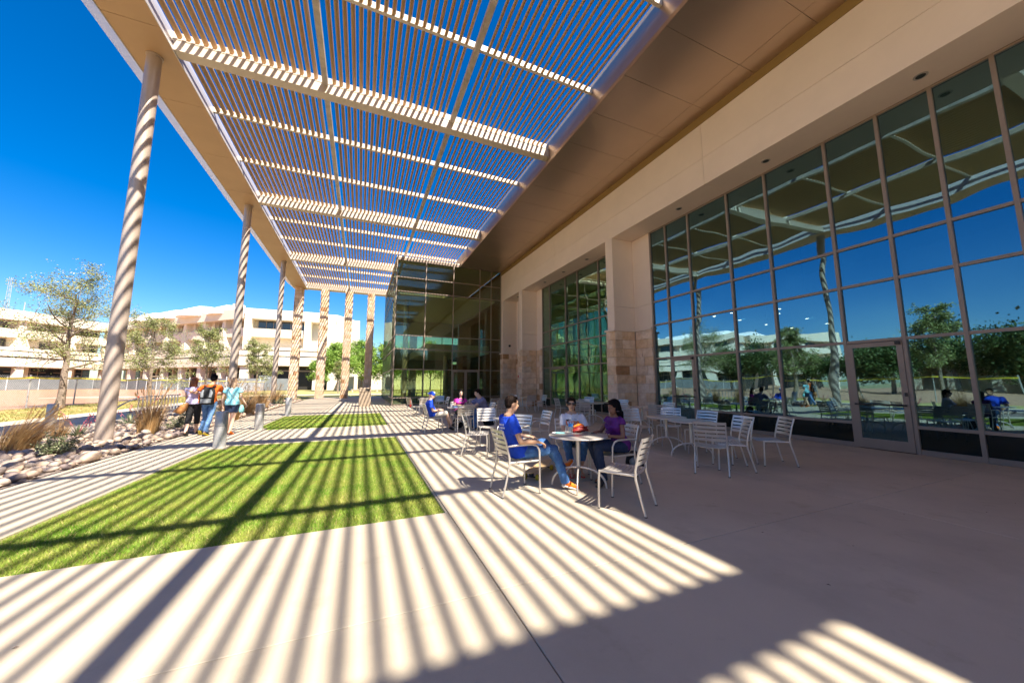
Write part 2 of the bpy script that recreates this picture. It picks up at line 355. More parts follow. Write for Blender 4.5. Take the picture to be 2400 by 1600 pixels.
# left edge: soffit box with tapered outer fascia
yA, yB = YP[-8]-.2, 41.0
MB().prism([(-6.66,11.134),(-5.60,11.134),(-5.74,11.86),(-7.42,11.86),(-7.42,11.80)], 'y', yA, yB).build('edge_box', M['fasciawhite'], can)
y = yA
k = 0
while y < yB - .1:
    y1 = min(y + SP*.98, yB)
    MB().box(-6.65, -5.47, y+.006, y1-.006, 11.10, 11.131).build('soffit_panel', M['soffit'], can)
    MB().prism([(-6.675,11.12),(-6.69,11.112),(-7.445,11.80),(-7.43,11.812)], 'y', y+.006, y1-.006).build('fascia_panel', M['fasciawhite'], can)
    y = y1
MB().prism([(-5.47,11.10),(-5.45,11.10),(-5.60,11.86),(-5.62,11.86)], 'y', yA, yB).build('inner_fascia', M['fasciawhite'], can)
# right edge: bronze bullnose, level soffit over the building front, solid roof above
for (a, b_) in [(yA, -2.9), (-2.9, 3.2), (3.2, 9.3), (9.3, 15.6), (15.6, 21.8), (21.8, 25.10)]:
    MB().prism([(6.985,11.82),(6.99,11.35),(6.95,10.95),(6.84,10.6),(6.68,10.34),(6.475,10.215),(6.475,10.26),(7.1,10.5),(7.1,11.82)], 'y', a+.004, b_-.004).build('bullnose_edge', M['bronze'], can, smooth=40)
MB().box(7.0, 30, yA, 25.12, 11.83, 11.98).build('roof', M['canopy'], can)
MB().box(6.6, 9.84, yA, 25.12, 10.24, 10.5).build('soffit_backing', M['bronze'], can)
ys_s = [-14.0] + [round(-12.5 + 1.5*i + .02, 3) for i in range(26)]
for a in ys_s:
    b_ = min(a + 1.5, 25.12)
    if a >= 25: break
    for (x0, x1) in ((6.475, 9.18), (9.18, 9.83)):
        MB().bbox(x0+.005, x1-.005, a+.005, b_-.005, 10.195, 10.237, .004).build('soffit_panel', M['bronze'], can)
MB().box(9.832, 9.86, yA, 25.12, 9.93, 10.24).build('shadow_reveal_strip', M['reveal'], can)  # flush strip painted in the recess's shadow colour
# beyond the lobby: right edge of the louvre field
MB().box(6.99, 7.3, 25.14, 40.9, 11.1, 11.83).build('edge_beam', M['canopy'], can)
MB().box(XL, XR, 40.46, 40.9, 11.13, 11.83).build('end_beam', M['canopy'], can)
# steel columns
cm = MB().lathe([(.172,-.05),(.172,11.095)], n=40).mesh('steel_column', M['column'], 60)
colr = MB().lathe([(.19,11.05),(.19,11.097)], n=40).mesh('column_collar', M['column'], 60)
for i in range(-2, 3):
    y = 12.72 + 9.55*i
    c = link('steel_column', cm, can, loc=(-6.05, y, 0)); link('column_collar', colr, c)
# stone pillars under the far end
def rough_block(seed):
    r = random.Random(seed); nx, nz = 3, 3; m = MB(); V = []
    for j in range(nz+1):
        for i in range(nx+1):
            e = i in (0, nx) or j in (0, nz)
            V.append((-.5+i/nx + (0 if e else r.uniform(-.08,.08)), -.5 + (.14 if e else 0) + r.uniform(-.12,.16)*(.5 if e else 1), -.5+j/nz + (0 if e else r.uniform(-.08,.08))))
    F = [(j*4+i, j*4+i+1, (j+1)*4+i+1, (j+1)*4+i) for j in range(nz) for i in range(nx)]
    o = len(V); ring = [0,1,2,3,7,11,15,14,13,12,8,4]
    V += [(V[i][0], .5, V[i][2]) for i in ring]
    F += [(ring[(q+1) % 12], ring[q], o+q, o+(q+1) % 12) for q in range(12)]
    return m.add(V, F).mesh('stone_block', M['stone'])
RB = [rough_block(i) for i in range(10)]
def clad(parent, p0, u, n_, length, z0, z1, ch, seed, t=.09, minw=.35, maxw=.85):
    """courses of rough blocks on a vertical face starting at p0, running along u, facing n_"""
    r = random.Random(seed); nc = max(1, round((z1-z0)/ch)); hh = (z1-z0)/nc
    rz = math.atan2(n_[0], -n_[1])
    for c in range(nc):
        s = 0; zc = z0 + hh*(c+.5)
        cuts = [0]
        while cuts[-1] < length - 1e-6:
            wd = r.uniform(minw, maxw)
            if length - cuts[-1] - wd < minw*.75: wd = length - cuts[-1]
            cuts.append(min(length, cuts[-1] + wd))
        for a, b_ in zip(cuts, cuts[1:]):
            mid = (a+b_)/2; tt = t*r.uniform(.85, 1.15)
            cx = p0[0] + u[0]*mid + n_[0]*tt/2; cy = p0[1] + u[1]*mid + n_[1]*tt/2
            hs = hh
            link('stone_block', RB[r.randrange(10)], parent, loc=(cx, cy, zc), rot=(0,0,rz), scale=(b_-a-.012, tt, hs-.012))
for i, x in enumerate([-6.12, -3.80, -1.52, 0.66, 2.95, 5.25]):
    y0, y1, hw = 40.0, 41.1, .36
    p = MB().box(x-hw+.08, x+hw-.08, y0+.08, y1-.08, -.1, 11.12).build('stone_pillar', M['mortar'], can)
    clad(p, (x-hw+.08, y0+.08), (1,0), (0,-1), 2*hw-.16, 0, 11.12, .38, 50+i, minw=.24, maxw=.42)
    clad(p, (x+hw-.08, y0+.08), (0,1), (1,0), 1.1-.16, 0, 11.12, .38, 70+i)
    clad(p, (x-hw+.08, y1-.08), (0,-1), (-1,0), 1.1-.16, 0, 11.12, .76, 90+i, minw=.5, maxw=1)

# ------------------------------------------------------------------ building on the right
bd = thing('dining_building', 'cream panelled building with limestone base and mirrored curtain walls right of the patio', 'building', (10.95, 0, 0))
bd.location = (0, 0, 0)
# spandrel beam panels
yy = [-14, -2.2, 7.3, 16.82, 25.15]
for a, b_ in zip(yy, yy[1:]):
    ubox('wall_panel', M['panel'], bd, 9.85, 9.95, a+.005, b_-.005, 7.84, 8.745)
    ubox('wall_panel', M['panel'], bd, 9.85, 9.95, a+.005, b_-.005, 8.755, 9.92)
    ubox('beam_soffit', M['panel'], bd, 9.952, 10.93, a+.005, b_-.005, 7.842, 7.90)
MB().box(9.953, 11.4, -14, 25.15, 7.902, 11.8).build('wall_core', M['mortar'], bd)
# piers: upper wing walls and stone bases
def pier(y0, y1, ylo, yhi, seed):
    """return y0..y1 standing out to x 9.85; flat wall from ylo to yhi on the glass line"""
    p = MB().box(9.97, 11.3, y0+.1, y1-.1, -.1, 7.838).build('pier', M['mortar'], bd)
    for za, zb in ((3.80, 4.79), (4.80, 7.838)):
        ubox('wall_panel', M['panel'], p, 9.85, 9.968, y0, y1, za, zb)                 # front
        ubox('wall_panel', M['panel'], p, 9.97, 10.948, y0, y0+.098, za, zb)           # towards the camera
        ubox('wall_panel', M['panel'], p, 9.97, 10.948, y1-.098, y1, za, zb)
        if y0-ylo > .2: ubox('wall_panel', M['panel'], p, 10.95, 11.05, ylo, y0-.002, za, zb)
        if yhi-y1 > .2: ubox('wall_panel', M['panel'], p, 10.95, 11.05, y1+.002, yhi, za, zb)
    if y0-ylo > .2: ubox('wall_core', M['mortar'], p, 11.052, 11.3, ylo, y0, -.1, 7.83)
    if yhi-y1 > .2: ubox('wall_core', M['mortar'], p, 11.052, 11.3, y1, yhi, -.1, 7.83)
    # caps
    m = MB().box(9.74, 10.95, y0-.11, y1+.11, 3.715, 3.797)
    if y0-ylo > .2: m.box(10.83, 11.1, ylo, y0-.112, 3.715, 3.797)
    if yhi-y1 > .2: m.box(10.83, 11.1, y1+.112, yhi, 3.715, 3.797)
    m.build('cap_stone', M['panel'], p)
    H_ = 3.713
    clad(p, (9.87, y1+.02), (0,-1), (-1,0), y1-y0+.04+.02, 0, H_, .37, seed, minw=.2, maxw=.5)
    clad(p, (9.80, y0), (1,0), (0,-1), 10.87-9.80, 0, H_, .37, seed+1, minw=.3, maxw=.75)
    clad(p, (10.87, y1), (-1,0), (0,1), 10.87-9.80, 0, H_, .37, seed+2, minw=.3, maxw=.75)
    if y0-ylo > .2: clad(p, (10.95, y0-.09), (0,-1), (-1,0), y0-.09-ylo, 0, H_, .37, seed+3, minw=.3, maxw=.7)
    if yhi-y1 > .2: clad(p, (10.95, yhi), (0,-1), (-1,0), yhi-y1-.09, 0, H_, .37, seed+4, minw=.3, maxw=.7)
    return p
pier(11.86, 12.32, 10.82, 13.36, 201)
pier(21.26, 21.80, 20.42, 22.72, 301)
pier(24.68, 25.12, 24.22, 25.12, 401)
pier(-1.2, -.7, -2.3, .35, 501)
# curtain walls on the glass line x = 10.95
ZT = [0.0, .57, 2.49, 3.86, 4.82, 7.838]
def curtain(parent, ys, gm, doors=(), zt=ZT):
    f = .032
    for y in ys: ubox('mullion', M['frame'], parent, 10.93, 11.06, y-f, y+f, 0.0, zt[-1])
    for j in range(len(ys)-1):
        a, b_ = ys[j]+f, ys[j+1]-f
        for i, z in enumerate(zt):
            if j in doors and i in (0, 1): continue
            h = .11 if i == 0 else .032
            z0 = z if i == 0 else z - h
            if i == len(zt)-1: z0, z = z-.05, z
            ubox('transom', M['frame'], parent, 10.94, 11.05, a+.001, b_-.001, z0, (z+.11) if i == 0 else (z if i == len(zt)-1 else z+h))
        for i in range(len(zt)-1):
            if j in doors and i < 2: continue
            ubox('pane', M['spandrelglass'] if i == 0 else gm, parent, 10.985, 10.993, a-.01, b_+.01, zt[i]+.02, zt[i+1]-.01)
    for j in doors:
        a, b_ = ys[j]+f+.004, ys[j+1]-f-.004
        d = link('glass_door', None, parent)
        def bx(n, *q, m=M['frame']): ubox(n, m, d, *q)
        s_ = .10
        m = MB().box(10.915,10.965,a,a+s_,.02,2.44).box(10.915,10.965,b_-s_,b_,.02,2.44).box(10.915,10.965,a+s_,b_-s_,2.34,2.44).box(10.915,10.965,a+s_,b_-s_,.02,.24)
        m.build('door_leaf', M['frame'], d)
        bx('door_pane', 10.936, 10.944, a+s_-.01, b_-s_+.01, .23, 2.35, m=gm)
        MB().tube([(10.87,a+.03,1.02),(10.87,b_-.05,1.02)], .016, 8).box(10.87,10.915,a+.04,a+.07,1.0,1.04).box(10.87,10.915,b_-.08,b_-.05,1.0,1.04).build('push_bar', M['framedark'], d)
        bx('door_closer', 10.86, 10.914, a+.02, a+.10, 2.36, 2.43, m=M['framedark'])
        bx('lock', 10.895, 10.914, a+.01, a+.05, 1.22, 1.30, m=M['framedark'])
win1 = link('curtain_wall', None, bd)
curtain(win1, [.35, 1.10, 1.95, 2.77, 3.64, 4.67, 6.18, 7.39, 8.92, 9.98, 10.79], M['glassA'], doors=(4, 8))
win2 = link('curtain_wall', None, bd)
curtain(win2, [13.39, 14.34, 16.25, 17.52, 19.43, 20.39], M['glassB'], doors=(3,))
win3 = link('curtain_wall', None, bd)
curtain(win3, [22.75, 24.19], M['glassB'])
win0 = link('curtain_wall', None, bd)
curtain(win0, [-13.9, -12, -10.5, -9, -7.5, -6, -4.5, -2.35], M['glassA'])
# rooms behind the glass
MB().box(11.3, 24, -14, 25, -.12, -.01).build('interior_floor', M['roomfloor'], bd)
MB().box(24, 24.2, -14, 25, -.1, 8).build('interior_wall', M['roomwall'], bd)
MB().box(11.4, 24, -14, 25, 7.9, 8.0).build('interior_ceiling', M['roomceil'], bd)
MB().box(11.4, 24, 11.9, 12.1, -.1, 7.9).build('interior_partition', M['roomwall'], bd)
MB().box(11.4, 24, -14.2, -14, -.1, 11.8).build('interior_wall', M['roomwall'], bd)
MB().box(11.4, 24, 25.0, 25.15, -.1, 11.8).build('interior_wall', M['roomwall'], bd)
r_ = random.Random(4)
for (x, y, z) in [(14.5,9.9,4.5),(14.5,10.7,4.5),(16.5,9.2,4.5),(16.5,10.9,4.5),(19,9.4,4.5),(19,11.2,4.5),(21.5,9.8,4.5),(21.5,11.4,4.5),(15.5,8.6,4.5)]:
    MB().lathe([(.10,0),(.11,.05),(.11,.3),(.02,.32),(.02,7.9-z)], (x,y,z), 12).build('pendant_lamp', M['framedark'], bd)
    MB().lathe([(.07,-.004),(.07,-.001)], (x,y,z), 12).build('lamp_face', M['lamp'], bd)
# downlights
for y in (2.71, 5.76, 8.78, 14.5, 16.77, 19.0, 23.1, -4, -8):
    d = MB().lathe([(.11,7.832),(.11,7.8415)], (10.4, y, 0), 20).build('downlight', M['steelgrey'], bd, smooth=40)
    MB().lathe([(.075,7.828),(.075,7.831)], (10.4, y, 0), 20).build('lamp_lens', M['framedark'], d)
# camera dome and alarm box near the far piers
MB().ell((10.35, 24.60, 4.35), [(.09,0,0),(0,.09,0),(0,0,.09)]).build('camera_dome', M['black'], bd, smooth=60)
ubox('fire_alarm', M['red'], bd, 9.74, 9.76, 21.62, 21.72, 1.9, 2.05)

# ------------------------------------------------------------------ glass lobby
lob = thing('glass_lobby', 'tall glass-walled lobby box projecting beyond the patio with bronze mullions', 'lobby')
LY, LX, LYB, LT = 25.2, 2.0, 38.2, 10.28
zl = [0, .53, 2.47, 3.88, 4.83, 7.95, 8.97, LT]
def rail(p, *q): return ubox('transom', M['frame'], p, *q)
fx = [2.0, 4.02, 6.05, 8.1, 9.02, 9.83]
front = link('glass_wall', None, lob); side = link('glass_wall', None, lob); backw = link('glass_wall', None, lob)
f = .03
for x in fx: ubox('mullion', M['frame'], front, x-f, x+f, LY-.06, LY+.07, 0, LT)
for j in range(len(fx)-1):
    a, b_ = fx[j]+f, fx[j+1]-f
    for i, z in enumerate(zl):
        if j == 2 and i in (0, 1): continue
        h = .03 if 0 < i < len(zl)-1 else .08
        rail(front, a+.001, b_-.001, LY-.05, LY+.06, z-h if i else 0, z+h if i else .1)
    for i in range(len(zl)-1):
        if j == 2 and i < 2: continue
        ubox('pane', M['glassC'], front, a-.01, b_+.01, LY, LY+.008, zl[i]+.02, zl[i+1]-.01)
for (a, b_) in ((6.085, 7.07), (7.08, 8.065)):
    d = link('glass_door', None, front)
    MB().box(a,a+.09,LY-.06,LY-.01,.02,2.43).box(b_-.09,b_,LY-.06,LY-.01,.02,2.43).box(a+.09,b_-.09,LY-.06,LY-.01,2.33,2.43).box(a+.09,b_-.09,LY-.06,LY-.01,.02,.22).build('door_leaf', M['frame'], d)
    ubox('door_pane', M['glassC'], d, a+.08, b_-.08, LY-.04, LY-.032, .21, 2.34)
    MB().tube([(a+.05,LY-.1,1.02),(b_-.05,LY-.1,1.02)], .016, 8).build('push_bar', M['framedark'], d)
sy = [25.28] + [25.2 + 1.3*i for i in range(1, 11)]
for y in sy: ubox('mullion', M['frame'], side, LX-.018, LX+.018, y-f, y+f, 0, LT) if y > 25.3 else None
for j in range(len(sy)-1):
    a, b_ = sy[j]+f, sy[j+1]-f
    for i, z in enumerate(zl):
        h = .03 if 0 < i < len(zl)-1 else .08
        rail(side, LX-.018, LX+.018, a+.001, b_-.001, z-h if i else 0, z+h if i else .1)
    for i in range(len(zl)-1):
        ubox('pane', M['glassC'], side, LX, LX+.008, a-.01, b_+.01, zl[i]+.02, zl[i+1]-.01)
bxs = [2.1, 4.0, 6.0, 8.0, 9.8]
for x in bxs: ubox('mullion', M['frame'], backw, x-f, x+f, LYB-.06, LYB+.06, 0, LT)
for j in range(len(bxs)-1):
    a, b_ = bxs[j]+f, bxs[j+1]-f
    for z0, z1 in ((0, 2.9), (5.1, 6.6)):
        ubox('pane', M['glassC'], backw, a, b_, LYB, LYB+.008, z0, z1)
    ubox('back_wall_panel', M['roomwall'], backw, a, b_, LYB-.05, LYB+.05, 2.91, 5.09)
    ubox('back_wall_panel', M['roomwall'], backw, a, b_, LYB-.05, LYB+.05, 6.61, LT)
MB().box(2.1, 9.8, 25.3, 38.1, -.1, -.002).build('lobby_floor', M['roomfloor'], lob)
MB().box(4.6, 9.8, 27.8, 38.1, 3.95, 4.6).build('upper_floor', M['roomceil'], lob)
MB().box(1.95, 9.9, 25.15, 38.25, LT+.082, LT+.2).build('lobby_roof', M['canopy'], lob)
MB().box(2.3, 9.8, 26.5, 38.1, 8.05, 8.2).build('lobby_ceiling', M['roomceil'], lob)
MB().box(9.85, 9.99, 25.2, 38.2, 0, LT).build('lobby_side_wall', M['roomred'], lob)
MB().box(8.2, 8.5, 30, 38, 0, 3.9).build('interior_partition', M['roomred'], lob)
MB().lathe([(.2,0),(.2,8.05)], (3.1, 28.6, 0), 24).build('interior_column', M['column'], lob, smooth=60)
MB().lathe([(.2,0),(.2,3.94)], (7.0, 31.6, 0), 24).build('interior_column', M['column'], lob, smooth=60)
ex = MB().box(6.9, 7.35, 29.0, 29.05, 3.05, 3.30).build('exit_sign', M['white'], lob)
def text_mesh(s, size, m, extr=.002, bold=0):
    cu = bpy.data.curves.new('txt', 'FONT'); cu.body = s; cu.size = size; cu.extrude = extr; cu.align_x = 'CENTER'; cu.align_y = 'CENTER'; cu.offset = bold
    cu.resolution_u = 2
    o = bpy.data.objects.new('txt', cu); COL.objects.link(o); bpy.context.view_layer.update()
    me = bpy.data.meshes.new_from_object(o.evaluated_get(bpy.context.evaluated_depsgraph_get())); bpy.data.objects.remove(o)
    me.materials.clear(); me.materials.append(m); return me
link('sign_lettering', text_mesh('EXIT', .2, M['exit']), ex, loc=(7.125, 28.994, 3.17), rot=(R(90),0,0))
def inner_table(x, y, lab, z=0):
    t = thing('cafe_table', lab, 'table', (x,y,z), group='tables inside the glass lobby')
    MB().lathe([(.4,.72),(.41,.735),(.4,.75)], n=20).build('tabletop', M['roomfloor'], t, smooth=40)
    MB().lathe([(.22,0),(.22,.02),(.03,.03),(.03,.72)], n=12).build('pedestal', M['black'], t, smooth=40)
for x, y, lab in [(3.2,26.6,'dark cafe table just inside the lobby front glass near the corner'),(4.9,26.9,'dark cafe table inside the lobby front glass, left of the double door'),(4.2,29.4,'dark cafe table in the middle of the lobby left half'),
    (6.1,28.2,'dark cafe table just inside the lobby double door'),(3.4,32,'dark cafe table deep in the lobby behind the interior column'),(5.6,33,'dark cafe table deepest in the lobby before the back wall')]: inner_table(x, y, lab)

# ------------------------------------------------------------------ far campus building
fb = thing('campus_building', 'long tan concrete campus building with banded storeys behind the fence on the left', 'building')
def wing(P0, P1, n, seed, skipglass=False, parent=fb, top=18.0):
    """one straight length of banded facade from P0 to P1, facing left of that direction"""
    P0, P1 = Vector((*P0, 0)), Vector((*P1, 0)); L = (P1-P0).length; u = (P1-P0)/L; nn = Vector((u.y, -u.x, 0)); Z = Vector((0,0,1))
    def B(name, m, a, b_, o0, o1, z0, z1, par=None):
        c = P0 + u*(a+b_)/2 + nn*(o0+o1)/2; c.z = (z0+z1)/2
        return MB().obox(c, u, nn, Z, (b_-a)/2, abs(o1-o0)/2, (z1-z0)/2).build(name, m, par or parent)
    B('parapet', M['bldg'], -.5, L+.5, -6, 1.2, 15.75, top)
    B('rear_wall', M['bldg2'], 0, L, -6, -2.2, 5.25, 15.74)
    B('spandrel', M['bldg'], 0, L, -2.19, .35, 11.85, 13.8)
    B('ledge', M['bldg'], 0, L, -2.19, .7, 8.9, 9.6)
    B('spandrel', M['bldg'], -.3, L+.3, -2.19, 1.0, 7.6, 8.7)
    B('spandrel', M['bldg'], -.4, L+.4, -2.19, 1.3, 5.3, 7.2)
    bw = L/n
    for i in range(n):
        a = i*bw
        B('window', M['darkglass'], a+bw*.48, a+bw*.93, -2.18, -2.05, 13.81, 15.5)
        B('window', M['darkglass'], a+bw*.62, a+bw*.93, -2.18, -2.05, 9.8, 11.6)
        B('slot_window', M['darkglass'], a+bw*.2, a+bw*.55, .2, 1.02, 7.22, 7.5)
        B('bay_wall', M['bldg'], a+bw*.12, a+bw*.3, -2.18, -.6, 13.82, 15.74)
        B('return_wall', M['bldg2'], a+bw*.30, a+bw*.36, -2.18, -1.2, 13.82, 15.74)
        # fin: narrow at the top, spreading towards the ledge
        c = P0 + u*(a+.3); q = [(-.5, 15.74), (.5, 15.74), (.75, 12.4), (1.6, 8.95), (-.6, 8.95)]
        m = MB(); v = []
        for o in (-2, 1.05):
            for s_, z in q: p = c + u*s_ + nn*(o if o < 0 else (.55 if z > 12 else 1.0)); v.append((p.x, p.y, z))
        k = len(q); m.add(v, [tuple(range(k)), tuple(range(2*k-1, k-1, -1))] + [(t, k+t, k+(t+1) % k, (t+1) % k) for t in range(k)])
        m.build('buttress_fin', M['bldg'], parent)
        B('ground_column', M['bldg'], a, a+1.3, -.2, .9, 0, 5.29)
        B('ground_column', M['bldg2'], a+bw*.5, a+bw*.5+.7, -3.7, -3.2, 0, 5.19)
        w_ = B('shopfront_window', M['darkglass'], a+.4, a+bw+.39, -4.2, -4.0, 0.1, 5.2)
        for t in range(1, 5):
            B('window_bar', M['frame'], a+1.5+(bw-1.5)*t/5-.06, a+1.5+(bw-1.5)*t/5+.06, -4.0, -3.92, 0.1, 5.2)
        B('window_bar', M['frame'], a+1.5, a+bw, -4.0, -3.92, 4.1, 4.25)
    B('undercroft_ceiling', M['bldg2'], 0, L, -6, 1.0, 5.2, 5.29)
    B('roof_edge', M['whiteroof'], 0, L, -9, -6.01, 15.8, top+.2)
wing((-96, 78), (-72.7, 117.8), 5, 1)
wing((-72.7, 117.8), (-65.9, 134.5), 2, 2)
wing((-65.9, 134.5), (-23.9, 94.2), 8, 3)
wing((-120, 64), (-97, 77), 3, 4)
# front block with its own look
def fbx(name, m, *q): return MB().box(*q).build(name, m, fb)
fbx('parapet', M['bldg'], -23.9, -8.6, 92.2, 99, 15.7, 17.9)
fbx('rear_wall', M['bldg2'], -23.9, -9, 95.2, 99, 0, 15.69)
fbx('spandrel', M['bldg'], -22.7, -12.6, 93.0, 95.19, 11.8, 13.6)
fbx('ledge', M['bldg'], -23.9, -9.4, 92.4, 95.19, 8.9, 9.5)
fbx('spandrel', M['bldg'], -24.2, -8.8, 92.0, 95.19, 7.6, 8.6)
fbx('spandrel', M['bldg'], -24.4, -5.6, 91.7, 95.19, 5.4, 7.3)
for x in (-23.9, -12.5): fbx('pilaster', M['bldg'], x, x+1.3, 92.25, 95.19, 8.9, 15.69)
for x in (-24, -10.2): fbx('ground_column', M['bldg'], x, x+1.6, 92.4, 94.5, 0, 5.39)
g_ = fbx('window', M['darkglass'], -21.9, -12.9, 94.9, 95.18, 14.0, 15.6)
for x in (-20.4, -19.0, -17.4, -15.6, -14.2): fbx('window_bar', M['frame'], x-.06, x+.06, 94.8, 94.89, 14.0, 15.6)
for x in (-21, -19.8, -16.2, -14.2): fbx('slot_window', M['darkglass'], x, x+.8, 91.99, 92.2, 7.32, 7.55)
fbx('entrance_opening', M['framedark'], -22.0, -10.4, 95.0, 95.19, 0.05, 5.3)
fbx('entrance_beam', M['frame'], -22.0, -10.4, 94.8, 94.99, 4.2, 4.5)
fbx('wall', M['bldg'], -9, -5.2, 95, 99, 7.4, 15.0)
fbx('wall', M['bldg2'], -9.3, -6.2, 97.5, 103, 15.0, 18.6)
fbx('tower', M['bldg'], -6.2, -.9, 97, 110, 0, 17.4)
MB().prism([(-9.3,17.9),(-6.2,18.9),(-.9,17.41),(-.9,16.9),(-9.3,16.9)], 'y', 99.1, 110).build('tower_cap', M['bldg2'], fb)
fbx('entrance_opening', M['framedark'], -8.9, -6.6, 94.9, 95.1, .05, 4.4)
fbx('wall', M['bldg2'], -9, -5.2, 95.11, 99, 0, 7.39)
sg = fbx('sign_board', M['fabric'], -20.2, -17.6, 91.2, 91.35, .4, 3.2)
for i in range(4): MB().box(-19.9, -18.2-.4*(i % 2), 91.17, 91.19, 2.6-.45*i, 2.68-.45*i).build('sign_lettering_line', M['white'], sg)
# white tent-like roof domes
for (x, y, r1, h) in [(-84,112,9,3.4),(-92,98,8,3.0),(-100,90,8,3.2),(-58,131,6,2.4),(-50,123,6,2.8),(-43,116,6,2.8),(-36,109,6,3.0),(-29,102.5,5,2.6),(-108,84,8,3)]:
    MB().lathe([(r1,0),(r1*.75,h*.62),(r1*.35,h*.96),(0.02,h)], (x,y,17.3), 9).build('roof_tent', M['whiteroof'], fb)
MB().box(-27.2,-26.2,100,101,17,19.9).box(-22.6,-22.3,97,97.3,17.8,18.4).build('roof_vent', M['white'], fb)
MB().box(-28.4,-27.6,100,100.8,17,20.1).build('roof_stack', M['steelgrey'], fb)
# low tan service building behind the green trees
lb = thing('service_building', 'low tan service building with dark doorway behind the green trees', 'building')
MB().box(-7, 22, 90, 98, 0, 5.2).build('wall', M['bldg2'], lb)
MB().box(-7.3, 22.3, 89.7, 98.3, 5.2, 5.7).build('roof', M['bldg'], lb)
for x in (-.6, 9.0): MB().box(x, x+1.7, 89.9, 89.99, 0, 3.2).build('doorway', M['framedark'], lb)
MB().box(-4.6,-1.4, 86, 89.6, 0, 3.0).build('porch', M['bldg'], lb)
# tan arcaded building across the field, seen in the glass
ab = thing('arcade_building', 'tan arcaded building across the dirt field reflected in the curtain wall', 'building')
MB().box(-84,-76, 6, 34, 5.2, 8.6).build('roof_band', M['bldg'], ab)
for y in range(7, 34, 5): MB().box(-83,-77, y, y+.9, 0, 5.19).build('ground_column', M['bldg'], ab)
MB().box(-84,-83, 6, 34, 0, 5.19).build('rear_wall', M['bldg2'], ab)
# masts on the skyline
def lattice(x, y, h, wd, label):
    t = thing('radio_mast', label, 'mast', (x, y, 0)); m = MB(); n = int(h/2.5)
    for a in range(3):
        c, s_ = math.cos(a*2.094)*wd, math.sin(a*2.094)*wd; m.tube([(c,s_,0),(c*.55,s_*.55,h)], .09, 4)
    for i in range(n):
        z0, z1 = h*i/n, h*(i+1)/n; k0, k1 = 1-.45*i/n, 1-.45*(i+1)/n
        for a in range(3):
            c0, s0 = math.cos(a*2.094)*wd*k0, math.sin(a*2.094)*wd*k0; c1, s1 = math.cos((a+1)*2.094)*wd*k1, math.sin((a+1)*2.094)*wd*k1
            m.tube([(c0,s0,z0),(c1,s1,z1)], .05, 3)
    m.build('lattice', M['galv'], t); MB().lathe([(.05,0),(.5,.3),(.55,.35)], (wd*.9,0,h*.72), 10).lathe([(.05,0),(.5,.3),(.55,.35)], (-wd,0,h*.93), 10).build('dish', M['white'], t)
lattice(-159.6, 250, 53, 1.1, 'tall thin lattice radio mast with dishes above the far roof')
tag_p = thing('roof_pole', 'short bare antenna pole standing on the far roof beside the mast', 'pole', (-92.2, 150, 0))
MB().tube([(0,0,0),(0,0,25.3)], .13, 6).build('pole', M['galv'], tag_p)

# ------------------------------------------------------------------ fences
fe = thing('chain_link_fence', 'chain-link fence with leaning posts and yellow caution tape before the red dirt', 'fence')
FX = -18.5; py = [8.4 + 3.82*i for i in range(24)]
for i, y in enumerate(py): MB().tube([(FX,y,-.02),(FX+.03*((i*7) % 3-1),y+.04,2.03)], .038, 8).build('post', M['galv'], fe, smooth=50)
V = MB(); fy0, fy1 = py[0], py[-1]; sp = .13
t = fy0 - 1.95
while t < fy1:
    for sg_ in (1, -1):
        a, b_ = t, t+1.95; za, zb = (.03, 1.98) if sg_ > 0 else (1.98, .03)
        if a < fy0: k = (fy0-a)/1.95; za = za+(zb-za)*k; a = fy0
        if b_ > fy1: k = (fy1-a)/(b_-a); zb = za+(zb-za)*k; b_ = fy1
        V.tube([(FX,a,za),(FX+.004*sg_,b_,zb)], .0042, 3, caps=False)
    t += sp
V.build('chain_link_mesh', M['galv'], fe, kind='stuff')
m = MB(); P = []
for i in range(len(py)-1):
    for k in range(6):
        q = k/6; y = py[i]+(py[i+1]-py[i])*q; P.append((FX+.06, y, 1.86 - .07*math.sin(math.pi*q)*(1+.5*math.sin(i*1.7)) + .012*math.sin(y*9), .035*math.cos(y*1.3+i)))
for a, b_ in zip(P, P[1:]):
    m.add([(a[0]-a[3]*.4,a[1],a[2]-.045),(a[0]+a[3]*.4,a[1],a[2]+.045),(b_[0]+b_[3]*.4,b_[1],b_[2]+.045),(b_[0]-b_[3]*.4,b_[1],b_[2]-.045)], [(0,1,2,3)])
    m.add([(a[0]-a[3]*.4-.003,a[1],a[2]-.045),(a[0]+a[3]*.4-.003,a[1],a[2]+.045),(b_[0]+b_[3]*.4-.003,b_[1],b_[2]+.045),(b_[0]-b_[3]*.4-.003,b_[1],b_[2]-.045)], [(3,2,1,0)])
m.build('caution_tape', M['tape'], fe)
ff = thing('windscreen_fence', 'grey fabric construction fence standing in front of the campus building', 'fence')
pl = [(-94,76),(-70.5,113.5),(-63.5,126.5),(-25,88.5),(-13.5,88)]
for (a, b_) in zip(pl, pl[1:]):
    A_, B_ = Vector((*a,0)), Vector((*b_,0)); L = (B_-A_).length; u = (B_-A_)/L; nn = Vector((u.y,-u.x,0)); n = max(2, int(L/4))
    for i in range(n):
        p, q = A_+u*L*i/n, A_+u*L*(i+1)/n; c = (p+q)/2; c.z = 1.3
        MB().obox(c, u, nn, (0,0,1), L/n/2-.06, .02, 1.22).build('fabric_panel', M['fabric'], ff)
        MB().tube([(p.x,p.y,0),(p.x,p.y,2.85)], .07, 6).build('post', M['white'], ff)

